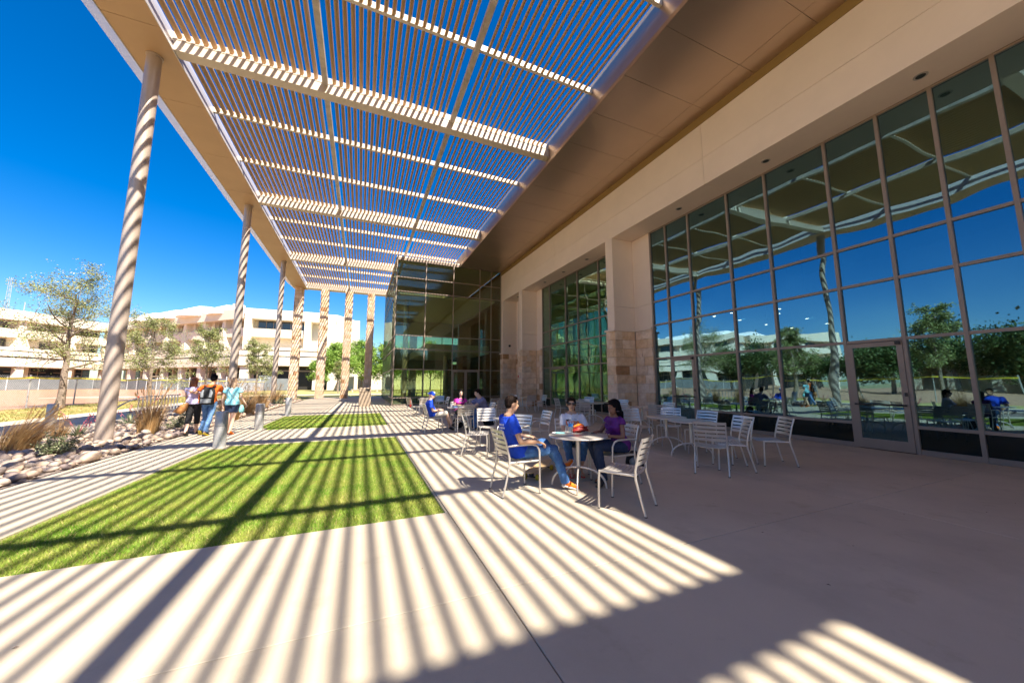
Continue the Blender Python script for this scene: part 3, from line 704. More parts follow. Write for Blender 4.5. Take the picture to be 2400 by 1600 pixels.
# ------------------------------------------------------------------ trees and plants
def make_tree(name, label, loc, H, seed, leafm, spread=1.0, trunk_h=2.2, r0=.13, nl=9000, ls=.05, dense=.30, group='young sparse oaks along the fence', cat='tree', lvls=3, lead=True, up=.55):
    r = random.Random(seed); t = thing(name, label, cat, loc, 0, group); m = MB(); tips = []
    def branch(p, d, L, rad, lv):
        n = 4; pts = [p.copy()]; rs = [rad]; q = p.copy(); dd = d.copy()
        for i in range(n):
            dd = (dd + Vector((r.uniform(-.22,.22), r.uniform(-.22,.22), r.uniform(-.12,.2)))).normalized()
            q = q + dd*L/n; pts.append(q.copy()); rs.append(rad*(1-.72*(i+1)/n))
            if lv >= 1: tips.append((q.copy(), lv, dd.copy()))
        m.tube(pts, rs, 6 if lv < 2 else 4, caps=False)
        if lv < lvls:
            for i in range(1, n+1):
                for _ in range(2 if lv else 1):
                    if r.random() < .85:
                        a = r.uniform(0, 6.28); o = dd.orthogonal().normalized(); o.rotate(Matrix.Rotation(a, 3, dd))
                        nd = (dd*.55 + o*.8 + Vector((0,0,.12))).normalized()
                        branch(pts[i], nd, L*r.uniform(.42,.62), rs[i]*.75, lv+1)
    pts = []; rs = []; z = 0; x = y = 0; n = 10
    for i in range(n+1):
        z = H*.93*i/n; x += r.uniform(-.05,.05)*H/8; y += r.uniform(-.05,.05)*H/8
        pts.append(Vector((x,y,z-.05))); rs.append(r0*(1.25 if i == 0 else 1)*(1-.9*(z/H)**.9)+.008)
    m.tube(pts, rs, 10, caps=False)
    nb = int(15*H/8)
    for i in range(nb):
        q = trunk_h/H + (1-trunk_h/H)*(i+.3)/nb*.95; k = min(n-1, int(q*n/.93)) ; fr = min(1, q*n/.93-k)
        p = pts[k].lerp(pts[k+1], fr) if k < n else pts[n]
        a = i*2.4 + r.uniform(-.5,.5); L = spread*H*.34*(1-.65*q)*r.uniform(.75,1.15)
        branch(p, Vector((math.cos(a), math.sin(a), up+r.uniform(-.15,.4))).normalized(), L, rs[min(k,n)]*.5, 1)
    m.build('trunk', M['bark'], t, smooth=70)
    g = np.random.default_rng(seed); T = np.array([list(a[0]) for a in tips]); W = np.array([(.35, .8, 1.3, 1.6)[min(a[1],3)] for a in tips])
    idx = g.choice(len(T), nl, p=W/W.sum()); C = T[idx] + g.normal(0, dense*.5, (nl,3))*np.array([1,1,.7])
    # clumps: keep leaves where a coarse lattice noise is high
    ph = g.uniform(0, 6.28, 6); nz = np.sin(C[:,0]*4.1+ph[0]+1.7*np.sin(C[:,1]*3.3+ph[4]))+np.sin(C[:,1]*4.7+ph[1]+C[:,2]*2)+np.sin(C[:,2]*5.3+ph[2]+C[:,0]*2.2)
    C = C[nz > -1.0]; nl = len(C)
    A = g.normal(0,1,(nl,3)); A[:,2] *= .5; A /= np.linalg.norm(A,axis=1)[:,None]; B = np.cross(A, g.normal(0,1,(nl,3))); B /= np.linalg.norm(B,axis=1)[:,None]
    s_ = ls*g.uniform(.6,1.4,nl)[:,None]
    Vx = np.stack([C-A*s_, C+B*s_*.55, C+A*s_, C-B*s_*.55], 1).reshape(-1,3)
    link('crown', tri_mesh('crown', Vx, np.arange(4*nl).reshape(-1,4), leafm), t)
    return t
G1 = 'young sparse oaks along the fence'
M['leaf'] = grassmat('sparse oak leaves', (0.17, 0.22, 0.06), (0.29, 0.30, 0.115), (0.42, 0.38, 0.22))
make_tree('oak_tree', 'largest sparse young oak left of the nearest steel column', (-16.65,30.5,0), 7.6, 11, M['leaf'], 1.5, 2.3, .19, 22000, .042, .34, G1, up=.28)
make_tree('oak_tree', 'second sparse oak just right of the nearest steel column', (-16.5,39.9,0), 7.2, 12, M['leaf'], 1.35, 2.0, .17, 20000, .05, .34, G1, up=.28)
make_tree('oak_tree', 'slim sparse oak behind the three walking people', (-15.9,49.8,0), 7.6, 13, M['leaf'], 1.05, 2.6, .15, 15000, .065, .34, G1, up=.35)
make_tree('oak_tree', 'small sparse oak behind the second steel column', (-13.6,60.5,0), 7.2, 14, M['leaf'], 1.15, 2.2, .15, 13000, .075, .34, G1, up=.35)
for i, (x, y) in enumerate([(-16.6,20.6),(-16.6,11.2),(-16.6,1.5),(-16.6,-8)]):
    make_tree('oak_tree', ['sparse oak at the left edge of the frame', 'sparse oak reflected in the right curtain wall', 'sparse oak reflected at the far right pane', 'sparse oak beyond the frame by the outer walkway'][i],
        (x,y,0), 7.0, 15+i, M['leaf'], .8, 2.3, .15, 14000, .065, .30, G1)
G2 = 'round green trees behind the stone pillars'
for i, (x, y, H_, s_) in enumerate([(-3.9,75,8.6,1.25),(.2,80,9.2,1.4),(4.6,76,8.4,1.35),(9.0,80,9,1.4),(-8.0,84,6.2,1.0),(14,78,9,1.4)]):
    make_tree('green_tree', ['round bright green tree between the second and third stone pillars', 'large bright green tree between the third and fourth stone pillars', 'bright green tree left of the lobby corner', 'bright green tree seen through the glass lobby', 'small green tree by the tan tower', 'bright green tree behind the lobby'][i],
        (x,y,0), H_, 31+i, M['leafgreen'], s_, 2.0, .16, 26000, .13, .75, G2, up=.5)
make_tree('staked_sapling', 'small staked sapling between the second and third stone pillars', (-3.2,62,0), 5.2, 44, M['leaf'], .8, 1.6, .06, 6000, .07, .25, None)
def dark_tree(x, y, H_, seed, lab):
    t = thing('shade_tree', lab, 'tree', (x,y,0), 0, 'dark shade trees across the dirt field'); r = np.random.default_rng(seed)
    MB().tube([(0,0,0),(.2,0,H_*.3),(0,.3,H_*.6)], [.35,.28,.12], 8).build('trunk', M['bark'], t, smooth=60)
    nc = 26; cc = r.normal(0,1,(nc,3))*np.array([H_*.26,H_*.26,H_*.16])+np.array([0,0,H_*.62]); n = 9000
    C = cc[r.integers(0,nc,n)] + r.normal(0,1,(n,3))*H_*.085; C[:,2] = np.maximum(C[:,2], H_*.12)
    A = r.normal(0,1,(n,3)); A /= np.linalg.norm(A,axis=1)[:,None]; B = np.cross(A, r.normal(0,1,(n,3))); B /= np.linalg.norm(B,axis=1)[:,None]; s_ = .22*r.uniform(.5,1.3,n)[:,None]
    link('crown', tri_mesh('crown', np.stack([C-A*s_,C+B*s_*.6,C+A*s_,C-B*s_*.6],1).reshape(-1,3), np.arange(4*n).reshape(-1,4), M['leafdark']), t)
rr = random.Random(5)
for i in range(16):
    y = -42 + i*7.4; x = -72 + rr.uniform(-5,5) - (6 if 4 < y < 36 else 0)*0
    if 6 < y < 34: x = -68 + rr.uniform(-2,2)
    if y > 50: x = -66 - (y-50)*.5
    dark_tree(x, y, rr.uniform(8,11.5), 60+i, 'dark shade tree across the dirt field')
for i in range(13):
    dark_tree(-34 + i*7.5 + rr.uniform(-2,2), -46 + rr.uniform(-4,4), rr.uniform(8,11), 90+i, 'dark shade tree behind the camera, seen only mirrored in glass')
# ornamental grass clumps
def grass_clump(loc, h, n, seed, label, bend=(0,0), rad=.18, m='straw'):
    t = thing('ornamental_grass', label, 'grass clump', loc, 0, 'tan ornamental grass clumps in the rock bed'); r = np.random.default_rng(seed)
    V = []; F = []
    for i in range(n):
        a = r.uniform(0,6.28); q = r.uniform(0,rad); x, y = math.cos(a)*q, math.sin(a)*q; hh = h*r.uniform(.45,1.08); le = r.uniform(.08,.42)*hh
        dx, dy = math.cos(a)*le + bend[0]*hh, math.sin(a)*le + bend[1]*hh; wv = r.uniform(0,6.28); wx, wy = math.cos(wv)*.0045, math.sin(wv)*.0045; o = len(V); S_ = 4
        for k in range(S_+1):
            f_ = k/S_; e = f_**1.8; wd = 1-f_*.8; V += [(x+dx*e-wx*wd, y+dy*e-wy*wd, hh*(f_-.12*f_*f_)), (x+dx*e+wx*wd, y+dy*e+wy*wd, hh*(f_-.12*f_*f_))]
        for k in range(S_): F.append((o+2*k, o+2*k+1, o+2*k+3, o+2*k+2))
    link('blades', tri_mesh('blades', V, F, M[m]), t, kind='stuff')
    m_ = MB()
    for i in range(int(n/28)):
        a = r.uniform(0,6.28); le = h*r.uniform(.1,.4); p = (math.cos(a)*le+bend[0]*h*1.2, math.sin(a)*le+bend[1]*h*1.2, h*r.uniform(1.0,1.35))
        m_.tube([(0,0,.1),(p[0]*.4,p[1]*.4,p[2]*.6),p], [.003,.003,.004], 3, caps=False).tube([(p[0]*.9,p[1]*.9,p[2]*.9),p], [.01,.003], 4)
    m_.build('seed_heads', M['straw'], t, kind='stuff')
grass_clump((-6.9,11.6,0), .78, 1100, 1, 'tan grass clump leaning right, nearest at the left edge', (.42,.08), .26)
grass_clump((-5.75,14.1,0), 1.15, 900, 2, 'upright tan grass clump just right of the nearest steel column', (.05,.0), .24)
grass_clump((-4.9,18.2,0), 1.35, 1200, 3, 'tan grass clump beside the woman in teal', (.0,.0), .3)
grass_clump((-5.2,24.5,0), 1.2, 900, 4, 'tan grass clump beside the far bollard', (.0,.0), .35)
grass_clump((-4.9,20.5,0), 1.1, 700, 5, 'low tan grass clump behind the teal woman', (.05,.0), .3)
grass_clump((-5.6,31,0), 1.2, 800, 6, 'farthest tan grass clump by the third steel column', (.0,.0), .4)
grass_clump((-7.3,13.5,0), .5, 350, 7, 'small dry grass tuft left of the nearest steel column base', (.1,.0), .15)
grass_clump((-7.5,8.0,0), .9, 800, 8, 'tan grass clump in the rock bed outside the left of the frame', (.2,.0), .25)
def yucca(loc, h, seed, label):
    t = thing('yucca', label, 'plant', loc, 0, 'yuccas in the rock bed'); r = random.Random(seed); m = MB()
    for i in range(70):
        a = r.uniform(0,6.28); e = r.uniform(.15,1.35); L = h*r.uniform(.7,1.1); d = Vector((math.cos(a)*math.cos(e), math.sin(a)*math.cos(e), math.sin(e))); s_ = Vector((-math.sin(a), math.cos(a), 0))*.014
        p0, p1, p2 = d*.04, d*L*.5+Vector((0,0,.02)), d*L
        m.add([p0-s_*.6, p0+s_*.6, p1+s_, p1-s_, p2], [(0,1,2,3),(3,2,4)])
    m.build('leaves', M['yucca'], t, kind='stuff')
    st = MB()
    for i in range(5):
        a = r.uniform(0,6.28); L = h*r.uniform(1.6,2.6); q = Vector((math.cos(a)*L*.55, math.sin(a)*L*.3, L*.75)); st.tube([(0,0,.1), q*.5+Vector((0,0,.12)), q], [.006,.005,.003], 4)
        for k in range(9):
            u_ = .45+.06*k; p = q*u_+Vector((r.uniform(-.03,.03), r.uniform(-.03,.03), .06*(1-u_))); st.ell(p, [(.014,0,0),(0,.014,0),(0,0,.022)], 5, 3)
    st.build('flower_stalks', M['pinkflower'], t)
yucca((-7.2,14.0,0), .42, 1, 'yucca with pink stalks left of the nearest steel column')
yucca((-7.5,17.1,0), .55, 2, 'pale yucca with pink stalks before the bike rack')
yucca((-6.9,20,0), .5, 3, 'yucca behind the two walking friends')
yucca((-7.2,9.6,0), .5, 4, 'yucca outside the left of the frame')
yucca((-6.4,25,0), .5, 5, 'far yucca right of the teal woman')
def shrub(loc, rad, n, seed, label, ls=.018):
    t = thing('shrub', label, 'shrub', loc, 0, 'small leafy shrubs in the rock bed'); r = np.random.default_rng(seed); st = MB(); C = []
    for i in range(34):
        a = r.uniform(0,6.28); e = r.uniform(.25,1.4); L = rad*r.uniform(.7,1.15); d = np.array([math.cos(a)*math.cos(e), math.sin(a)*math.cos(e), math.sin(e)])
        st.tube([(0,0,0), tuple(d*L*.5+np.array([0,0,.03])), tuple(d*L)], [.007,.005,.002], 4, caps=False)
        k = n//34; u_ = r.uniform(.3,1.05,k)[:,None]; C.append(d*L*u_ + r.normal(0,.035,(k,3)))
    st.build('stems', M['bark'], t)
    C = np.concatenate(C); C[:,2] = np.abs(C[:,2])+.01; k = len(C)
    A = r.normal(0,1,(k,3)); A /= np.linalg.norm(A,axis=1)[:,None]; B = np.cross(A, r.normal(0,1,(k,3))); B /= np.linalg.norm(B,axis=1)[:,None]; s_ = ls*r.uniform(.6,1.4,k)[:,None]
    link('foliage', tri_mesh('foliage', np.stack([C-A*s_,C+B*s_*.6,C+A*s_,C-B*s_*.6],1).reshape(-1,3), np.arange(4*k).reshape(-1,4), M['leafgrey']), t)
shrub((-5.75,10.55,.03), .42, 2200, 1, 'grey green shrub among the rocks below the nearest steel column')
shrub((-5.5,15.3,.0), .5, 2200, 2, 'low green shrub left of the walking woman in black')
shrub((-5.9,19.6,.0), .55, 2000, 3, 'grey shrub behind the walking man')
shrub((-6.3,25.5,.0), .6, 1600, 4, 'grey shrub between the far bollards and the fence', .025)
shrub((-5.1,28.5,.0), .5, 1300, 5, 'small shrub near the third steel column', .025)

# ------------------------------------------------------------------ river rocks
def rock_mesh(seed):
    bm = bmesh.new(); bmesh.ops.create_icosphere(bm, subdivisions=2, radius=.5); r = np.random.default_rng(seed); f1 = r.normal(0,1.6,(4,3)); ph = r.uniform(0,6,4)
    for v in bm.verts:
        p = np.array(v.co); k = 1 + .09*sum(math.sin(float(f1[i] @ p)*2+ph[i]) for i in range(4)); v.co = Vector(p*k)
    me = bpy.data.meshes.new('river_rock'); bm.to_mesh(me); bm.free(); me.materials.append(M['rock'])
    me.polygons.foreach_set('use_smooth', [True]*len(me.polygons)); return me
RK = [rock_mesh(i) for i in range(8)]
spots = []
r = random.Random(21)
for row in range(7000):
    y = 6.5 + 30*r.random()**1.7; x = r.uniform(-8.1, -4.72); big = r.random()
    s_ = r.uniform(.11,.22) if big < .8 else r.uniform(.22,.37)
    if y > 20: s_ *= 1.25
    if math.hypot(x+6.05, y-12.72) < .26+s_*.5 or math.hypot(x+6.05, y-22.27) < .3+s_*.5: continue
    if x + s_*.45 > -4.66: x = -4.66 - s_*.45
    if any((x-a)**2+(y-b_)**2 < (.40*(s_+c))**2 for a, b_, c in spots): continue
    spots.append((x, y, s_))
def seen(x, y):
    # how large a rock shows: zero when it is outside the camera's view
    az = math.degrees(math.atan2(x, y)); return az > -33.5
spots.sort(key=lambda q: -(q[2]/math.hypot(q[0], q[1])) + (10 if not seen(q[0], q[1]) else 0))
bmr = MB()
for i, (x, y, s_) in enumerate(spots):
    rot = (r.uniform(-.3,.3), r.uniform(-.3,.3), r.uniform(0,6.28)); sc3 = (s_, s_*r.uniform(.62,.92), s_*r.uniform(.5,.72))
    z = sc3[2]*.28 + r.uniform(0,.02)
    if i < 290:
        link('river_rock', RK[i % 8], loc=(x,y,z), rot=rot, scale=sc3, cat='rock', group='river rocks in the landscaping bed', label='rounded river rock lying in the landscaping bed beside the walkway')
    else:
        me = RK[i % 8]; mt = Matrix.LocRotScale(Vector((x,y,z)), Matrix.Rotation(rot[2],3,'Z').to_quaternion(), Vector(sc3))
        if not hasattr(bmr, 'c'): bmr.c = [( [v.co.copy() for v in q.vertices], [tuple(p.vertices) for p in q.polygons]) for q in RK]
        vv, ff_ = bmr.c[i % 8]; bmr.add([mt @ v for v in vv], ff_)
# small gravel between
for i in range(2600):
    x, y = r.uniform(-8.15,-4.7), 7+24*r.random()**1.6; s_ = r.uniform(.04,.11); mt = Matrix.LocRotScale(Vector((x,y,s_*.12)), Matrix.Rotation(r.uniform(0,6),3,'Z').to_quaternion(), Vector((s_,s_*.8,s_*.6)))
    vv = [(0,0,.5),(.5,0,0),(0,.5,0),(-.5,0,0),(0,-.5,0),(.35,.35,.3),(-.35,-.35,.3)]
    bmr.add([mt @ Vector(v) for v in vv], [(0,1,5),(0,5,2),(0,2,3),(0,3,6),(0,6,4),(0,4,1),(1,2,5),(3,4,6)])
bmr.build('rock_cover', M['rock'], kind='stuff', cat='rocks', label='far smaller rocks and pebbles filling the landscaping bed', smooth=180)

lv = MB(); r = random.Random(77)
for i in range(70):
    x, y = r.uniform(-2.8,9.5), r.uniform(1.2,13)
    if x < 1.1 and y > 4.2: continue
    a = r.uniform(0,6.28); s_ = r.uniform(.006,.016); c, d_ = math.cos(a)*s_, math.sin(a)*s_
    lv.add([(x-c,y-d_,.002),(x+d_*.5,y-c*.5,.006),(x+c,y+d_,.003),(x-d_*.5,y+c*.5,.008)], [(0,1,2),(0,2,3)])
lv.build('leaf_litter', M['bark'], kind='stuff', cat='leaf litter', label='tiny dry leaves and dark specks scattered over the patio concrete')
# ------------------------------------------------------------------ bollards, urn, rack
def bollard(loc, label, h=.86):
    t = thing('light_bollard', label, 'bollard', loc, 0, 'galvanised bollard lights along the lawns')
    MB().lathe([(.125,0),(.125,h*.60)], n=28).build('body', M['galv'], t, smooth=50)
    MB().lathe([(.118,h*.602),(.118,h*.607)], n=28).build('seam', M['framedark'], t)
    hd = MB().lathe([(.125,h*.609),(.125,h*.97),(.11,h)], n=28).build('head', M['galv'], t, smooth=50)
    MB().box(-.2,.2,-.2,.2,-.03,.012).build('pad', M['walk'], t)
bollard((-3.0,10.55,0), 'nearest galvanised bollard light at the corner of the near lawn', .84)
bollard((-3.0,14.05,0), 'middle galvanised bollard light at the near corner of the far lawn', .84)
bollard((-3.05,19.4,0), 'farthest galvanised bollard light at the far end of the far lawn', .84)
bollard((-9.26,16.7,0), 'galvanised bollard light on the outer walkway behind the leaning grass', .84)
bollard((-2.4,60.0,0), 'tiny white bollard beyond the stone pillars', .84)
u = thing('litter_bin', 'square tan concrete litter bin beside the glass lobby corner', 'bin', (.30,25.3,0))
M['bin'] = mat('tan aggregate concrete', (0.42, 0.33, 0.24), 0.9, var=0.25, vscale=30)
MB().bbox(-.36,.36,-.36,.36,0,.95,.02).build('body', M['bin'], u)
MB().bbox(-.37,.37,-.37,.37,.96,1.22,.02).build('hood', M['bin'], u)
ubox('opening', M['framedark'], u, .06, .28, -.376, -.3, 1.0, 1.16)
# bike rack behind the rock bed
bk = thing('bike_rack', 'grey tubular bike rack with red end caps beyond the rock bed', 'rack', (-9.1,19.6,0))
def rk(p): return MB().tube(p, .028, 8)
rk([(-.2,-.1,0),(-.2,-.1,.25),(.0,.5,.65),(.1,1.2,.86),(.1,1.8,.9),(.1,5.2,.9)]).build('top_rail', M['galv'], bk, smooth=50)
rk([(.1,1.2,.15),(.1,5.2,.15)]).build('bottom_rail', M['galv'], bk, smooth=50)
for i in range(12): rk([(.1,1.4+.33*i,.15),(.1,1.4+.33*i,.89)]).build('bar', M['galv'], bk, smooth=50)
for y in (1.3, 5.2): MB().ell((.1,y,.9), [(.05,0,0),(0,.05,0),(0,0,.05)], 8, 6).build('end_cap', M['red'], bk)
# picnic table and benches beyond the pillars
for i, (x, y, lab) in enumerate([(-.5,66,'low concrete bench beyond the third stone pillar'), (3.5,68,'concrete picnic bench left of the lobby far corner')]):
    b = thing('concrete_bench', lab, 'bench', (x,y,0)); MB().box(-1,1,-.25,.25,.42,.52).build('seat', M['walk'], b)
    for s_ in (-.7,.7): MB().box(s_-.1,s_+.1,-.2,.2,0,.419).build('leg', M['walk'], b)

# ------------------------------------------------------------------ furniture
def make_chair(arms):
    t = thing('patio_chair', 'x', 'chair'); W_, D_ = .245, .235
    def seatz(y): return .452 - .012*math.cos(y*6)
    for s in (-1, 1):
        x = s*W_
        MB().tube([(x,-.315,0),(x,-.27,.18),(x*.97,-.215,.40),(x*.97,-.215,.50),(x*.97,-.262,.70),(x*.97,-.315,.86)], .0145, 8, flat=.8).build('rear_leg', M['alu'], t, smooth=60)
        if arms:
            MB().tube([(x,.235,0),(x*1.04,.232,.40),(x*1.06,.225,.58),(x*1.07,.19,.645),(x*1.07,.12,.668),(x*1.05,-.1,.668),(x*.98,-.245,.655)], .0145, 8, flat=.8).build('arm_and_front_leg', M['alu'], t, smooth=60)
        else:
            MB().tube([(x,.235,0),(x,.225,.36),(x,.215,.445)], .0145, 8, flat=.8).build('front_leg', M['alu'], t, smooth=60)
        MB().tube([(x*.97,-.215,.435),(x,.225,.44)], .014, 8, flat=.6).build('seat_rail', M['alu'], t, smooth=60)
        MB().lathe([(.017,-.002),(.017,.012)], (x,.235,0), 8).lathe([(.017,-.002),(.017,.012)], (x,-.316,0), 8).build('foot_cap', M['aludark'], t)
    def slat(p0, p1, hw, dip, along, nm, vertical=False):
        n = 6; m = MB(); v = []
        for i in range(n+1):
            q = i/n; c = Vector(p0).lerp(Vector(p1), q); k = 4*q*(1-q)*dip
            c = c + (Vector((0,-k,0)) if vertical else Vector((0,0,-k)))
            for (a, b_) in ((-1,-1),(1,-1),(1,1),(-1,1)):
                v.append(tuple(c + Vector(along)*hw*a + (Vector((0,1,0)) if vertical else Vector((0,0,1)))*.003*b_))
        f = [(i*4+k, i*4+(k+1) % 4, (i+1)*4+(k+1) % 4, (i+1)*4+k) for i in range(n) for k in range(4)] + [(3,2,1,0), (n*4,n*4+1,n*4+2,n*4+3)]
        m.add(v, f).build(nm, M['alu'], t, smooth=40)
    for i in range(8):
        y = .205 - i*.057; slat((-W_*.98,y,.446), (W_*.98,y,.446), .022, .022, (0,1,0), 'seat_slat')
    for i in range(5):
        q = .08 + i*.225; z = .545 + q*.30; y = -.228 - (z-.545)*.265
        slat((-W_*.96,y,z), (W_*.96,y,z), .0235, .03, (0,-.25,.97), 'back_slat', True)
    return t
CH = {True: make_chair(True), False: make_chair(False)}; used = set()
GC = 'aluminium slat chairs on the patio'
def chair(x, y, rz, arms, label):
    o = CH[arms] if arms not in used else copy_tree(CH[arms])
    used.add(arms); o.location = (x, y, 0); o.rotation_euler = (0, 0, R(rz)); o['label'] = label; o['group'] = GC; return o
chair(2.10, 4.72, -90, True, 'armchair in which the man in the blue shirt sits')
chair(3.06, 3.62, 32, False, 'empty slat chair nearest the camera with no arms')
chair(3.64, 4.53, 92, True, 'armchair in which the woman in the purple top sits')
chair(3.42, 5.36, 157, False, 'chair under the woman in the white shirt and sunglasses')
chair(2.36, 7.38, -115, False, 'empty sunlit chair facing right, left of the man in blue')
chair(2.98, 8.45, 172, False, 'empty sunlit chair with its back up behind the man in blue')
chair(2.84, 6.52, 125, True, 'armchair directly behind the man in blue')
chair(3.78, 7.42, 88, True, 'empty armchair facing left between the blue man and the white-shirted woman')
chair(2.15, 11.30, -88, False, 'chair of the man in the backwards blue cap')
chair(2.97, 10.62, -6, False, 'empty chair turned away from the camera before the three distant diners')
chair(3.20, 12.12, 180, False, 'chair of the woman in the pink top')
chair(3.86, 11.36, 90, False, 'chair of the man in the grey shirt')
chair(2.34, 17.0, -72, False, 'far chair with a red jacket over its back')
chair(2.72, 16.75, 4, False, 'far empty chair beside the one with the red jacket')
chair(3.62, 16.95, 92, True, 'far empty armchair facing left before the glass lobby')
chair(3.70, 18.35, 150, False, 'farthest empty chair by the lobby glass')
chair(4.55, 15.1, 6, False, 'far chair just left of the grey-shirted man')
chair(5.35, 14.85, 20, False, 'far chair just right of the grey-shirted man')
chair(5.15, 13.35, 10, True, 'shaded armchair left of the blue man\'s head')
chair(5.63, 4.38, -55, False, 'empty shaded chair with its back to the camera, nearest of the right group')
chair(6.15, 4.42, 48, False, 'empty shaded chair right of the two joined tables, turned to them')
chair(6.69, 4.76, 78, False, 'empty shaded chair half hidden in the middle of the right trio')
chair(7.20, 4.36, 57, False, 'rightmost empty chair, near the glass door')
chair(7.22, 5.86, 98, False, 'empty shaded chair behind the right-hand joined table')
chair(7.28, 6.82, 122, False, 'empty shaded chair behind the left-hand joined table')
chair(6.40, 6.98, 172, False, 'empty shaded chair beside the woman in purple')
chair(9.35, 9.0, 90, False, 'empty chair close to the glass and the limestone pier')
chair(8.42, 8.35, -40, False, 'empty dark chair with back to camera before the glass')
chair(7.85, 8.9, -80, True, 'empty armchair left of the table by the limestone pier')
chair(8.15, 13.4, -95, False, 'empty chair facing right before the middle curtain wall')
chair(7.50, 11.0, -30, False, 'empty chair seen past the white-shirted woman')
chair(9.75, 13.9, 120, False, 'far empty chair against the middle curtain wall')
chair(8.52, 11.35+.75, 170, False, 'empty pale chair right of the middle table')
chair(9.25, 11.1, 95, True, 'empty armchair behind the purple woman\'s head')
chair(8.20, 16.9, 2, False, 'small far chair with back to camera by the second pier')
chair(9.2, 17.5, 88, False, 'small far chair facing left by the second pier')
chair(8.1, 18.5, 175, False, 'small far chair behind the table at the second pier')
def make_table():
    t = thing('patio_table', 'x', 'table')
    MB().lathe([(.0,.716),(.405,.716),(.428,.722),(.432,.731),(.428,.740),(.415,.743),(0,.743)], n=44).build('tabletop', M['alu'], t, smooth=35)
    MB().tube([(0,0,.27),(0,0,.715)], .032, 14).lathe([(.1,.70),(.1,.7155)], n=16).build('pole', M['alu'], t, smooth=50)
    for k in range(4):
        a = math.pi/4 + k*math.pi/2; P = []
        for i in range(9):
            q = i/8; r_ = .02 + .37*math.sin(q*math.pi/2); z = .01 + .275*math.cos(q*math.pi/2)**.9 if q < 1 else .01; P.append((r_*math.cos(a), r_*math.sin(a), z))
        MB().tube(P, .017, 8, flat=.7).build('leg', M['alu'], t, smooth=60)
    return t
T0 = make_table(); tu = []
def table(x, y, rz, label):
    o = T0 if not tu else copy_tree(T0); tu.append(1); o.location = (x,y,0); o.rotation_euler = (0,0,R(rz)); o['label'] = label; o['group'] = 'round aluminium tables on the patio'
table(3.0, 4.52, 8, 'sunlit round table with bottle and red bag between three students')
table(3.16, 7.35, 20, 'round table hidden behind the man in blue')
table(3.02, 11.27, 10, 'round table of the three distant diners')
table(3.05, 17.7, 0, 'far round table beside the red jacket chair')
table(6.5, 6.17, 15, 'left of the two joined shaded tables')
table(6.28, 5.33, 5, 'right and nearer of the two joined shaded tables')
table(8.65, 9.2, 30, 'shaded table by the limestone pier')
table(8.35, 11.5, 10, 'shaded table before the middle curtain wall')
table(8.95, 13.7, 25, 'far table against the middle curtain wall')
table(8.2, 17.7, 10, 'small far table by the second pier')
table(4.9, 15.7, 10, 'far table behind the grey-shirted man')

# ------------------------------------------------------------------ people
M['skinA'] = mat('light tan skin', (0.62, 0.36, 0.22), 0.5, var=0.06, vscale=12)
M['skinB'] = mat('brown skin', (0.23, 0.105, 0.06), 0.45, var=0.06, vscale=12)
M['skinC'] = mat('pale skin', (0.70, 0.45, 0.33), 0.5, var=0.06, vscale=12)
M['hairdark'] = mat('dark brown hair', (0.014, 0.008, 0.006), 0.7, var=0.4, vscale=40, spec=.1, bump=0.5, bscale=90, bdist=0.01)
M['hairblack'] = mat('black hair', (0.005, 0.004, 0.005), 0.7, var=0.3, vscale=40, spec=.1, bump=0.4, bscale=90, bdist=0.01)
M['hairauburn'] = mat('auburn hair', (0.26, 0.085, 0.03), 0.5, var=0.4, vscale=40, bump=0.7, bscale=90, bdist=0.01)
M['hairash'] = mat('ash blonde hair', (0.33, 0.22, 0.14), 0.5, var=0.5, vscale=30, bump=0.7, bscale=90, bdist=0.01)
def cloth(name, c, var=.12, rough=.85, c2=None): return mat(name, c, rough, var=var, vscale=9, bump=0.9, bscale=11, bdist=0.02, col2=c2)
M['blue'] = cloth('royal blue cotton', (0.006, 0.065, 0.62)); M['whitetee'] = cloth('white cotton', (0.78, 0.78, 0.82)); M['purple'] = cloth('purple satin', (0.115, 0.008, 0.17), rough=.6)
M['denim'] = cloth('blue denim', (0.07, 0.20, 0.46), c2=(0.035, 0.10, 0.27)); M['denimdark'] = cloth('dark denim', (0.015, 0.03, 0.075)); M['denimlight'] = cloth('faded denim', (0.16, 0.30, 0.52), c2=(0.05,0.14,0.34))
M['greytee'] = cloth('grey violet cotton', (0.24, 0.24, 0.38)); M['pink'] = cloth('pink and grey top', (0.75, 0.05, 0.42)); M['orangetee'] = cloth('orange cotton', (0.85, 0.17, 0.02)); M['lavender'] = cloth('lavender cotton', (0.62, 0.55, 0.80))
M['teal'] = cloth('aqua striped cotton', (0.16, 0.58, 0.72), c2=(0.40, 0.74, 0.82)); M['blackcloth'] = cloth('black cotton', (0.012, 0.012, 0.014)); M['khaki'] = cloth('white shorts cotton', (0.62, 0.58, 0.50))
M['orangeshoe'] = cloth('orange canvas', (0.90, 0.20, 0.01)); M['sole'] = mat('white rubber sole', (0.78, 0.76, 0.72), 0.6); M['brownbag'] = cloth('tan leather', (0.42, 0.19, 0.06), rough=.5); M['greybag'] = cloth('grey nylon', (0.22, 0.24, 0.26))
M['eyewhite'] = mat('eye white', (0.42, 0.38, 0.36), 0.5, spec=.2); M['lip'] = mat('lip', (0.42, 0.13, 0.10), 0.5); M['shades'] = mat('dark sunglass lens', (0.01, 0.01, 0.012), 0.08)
M['chain'] = mat('silver jewellery', (0.8, 0.8, 0.8), 0.2, metal=1); M['aqua'] = cloth('aqua cloth bag', (0.25, 0.62, 0.62))
from mathutils import noise as mn
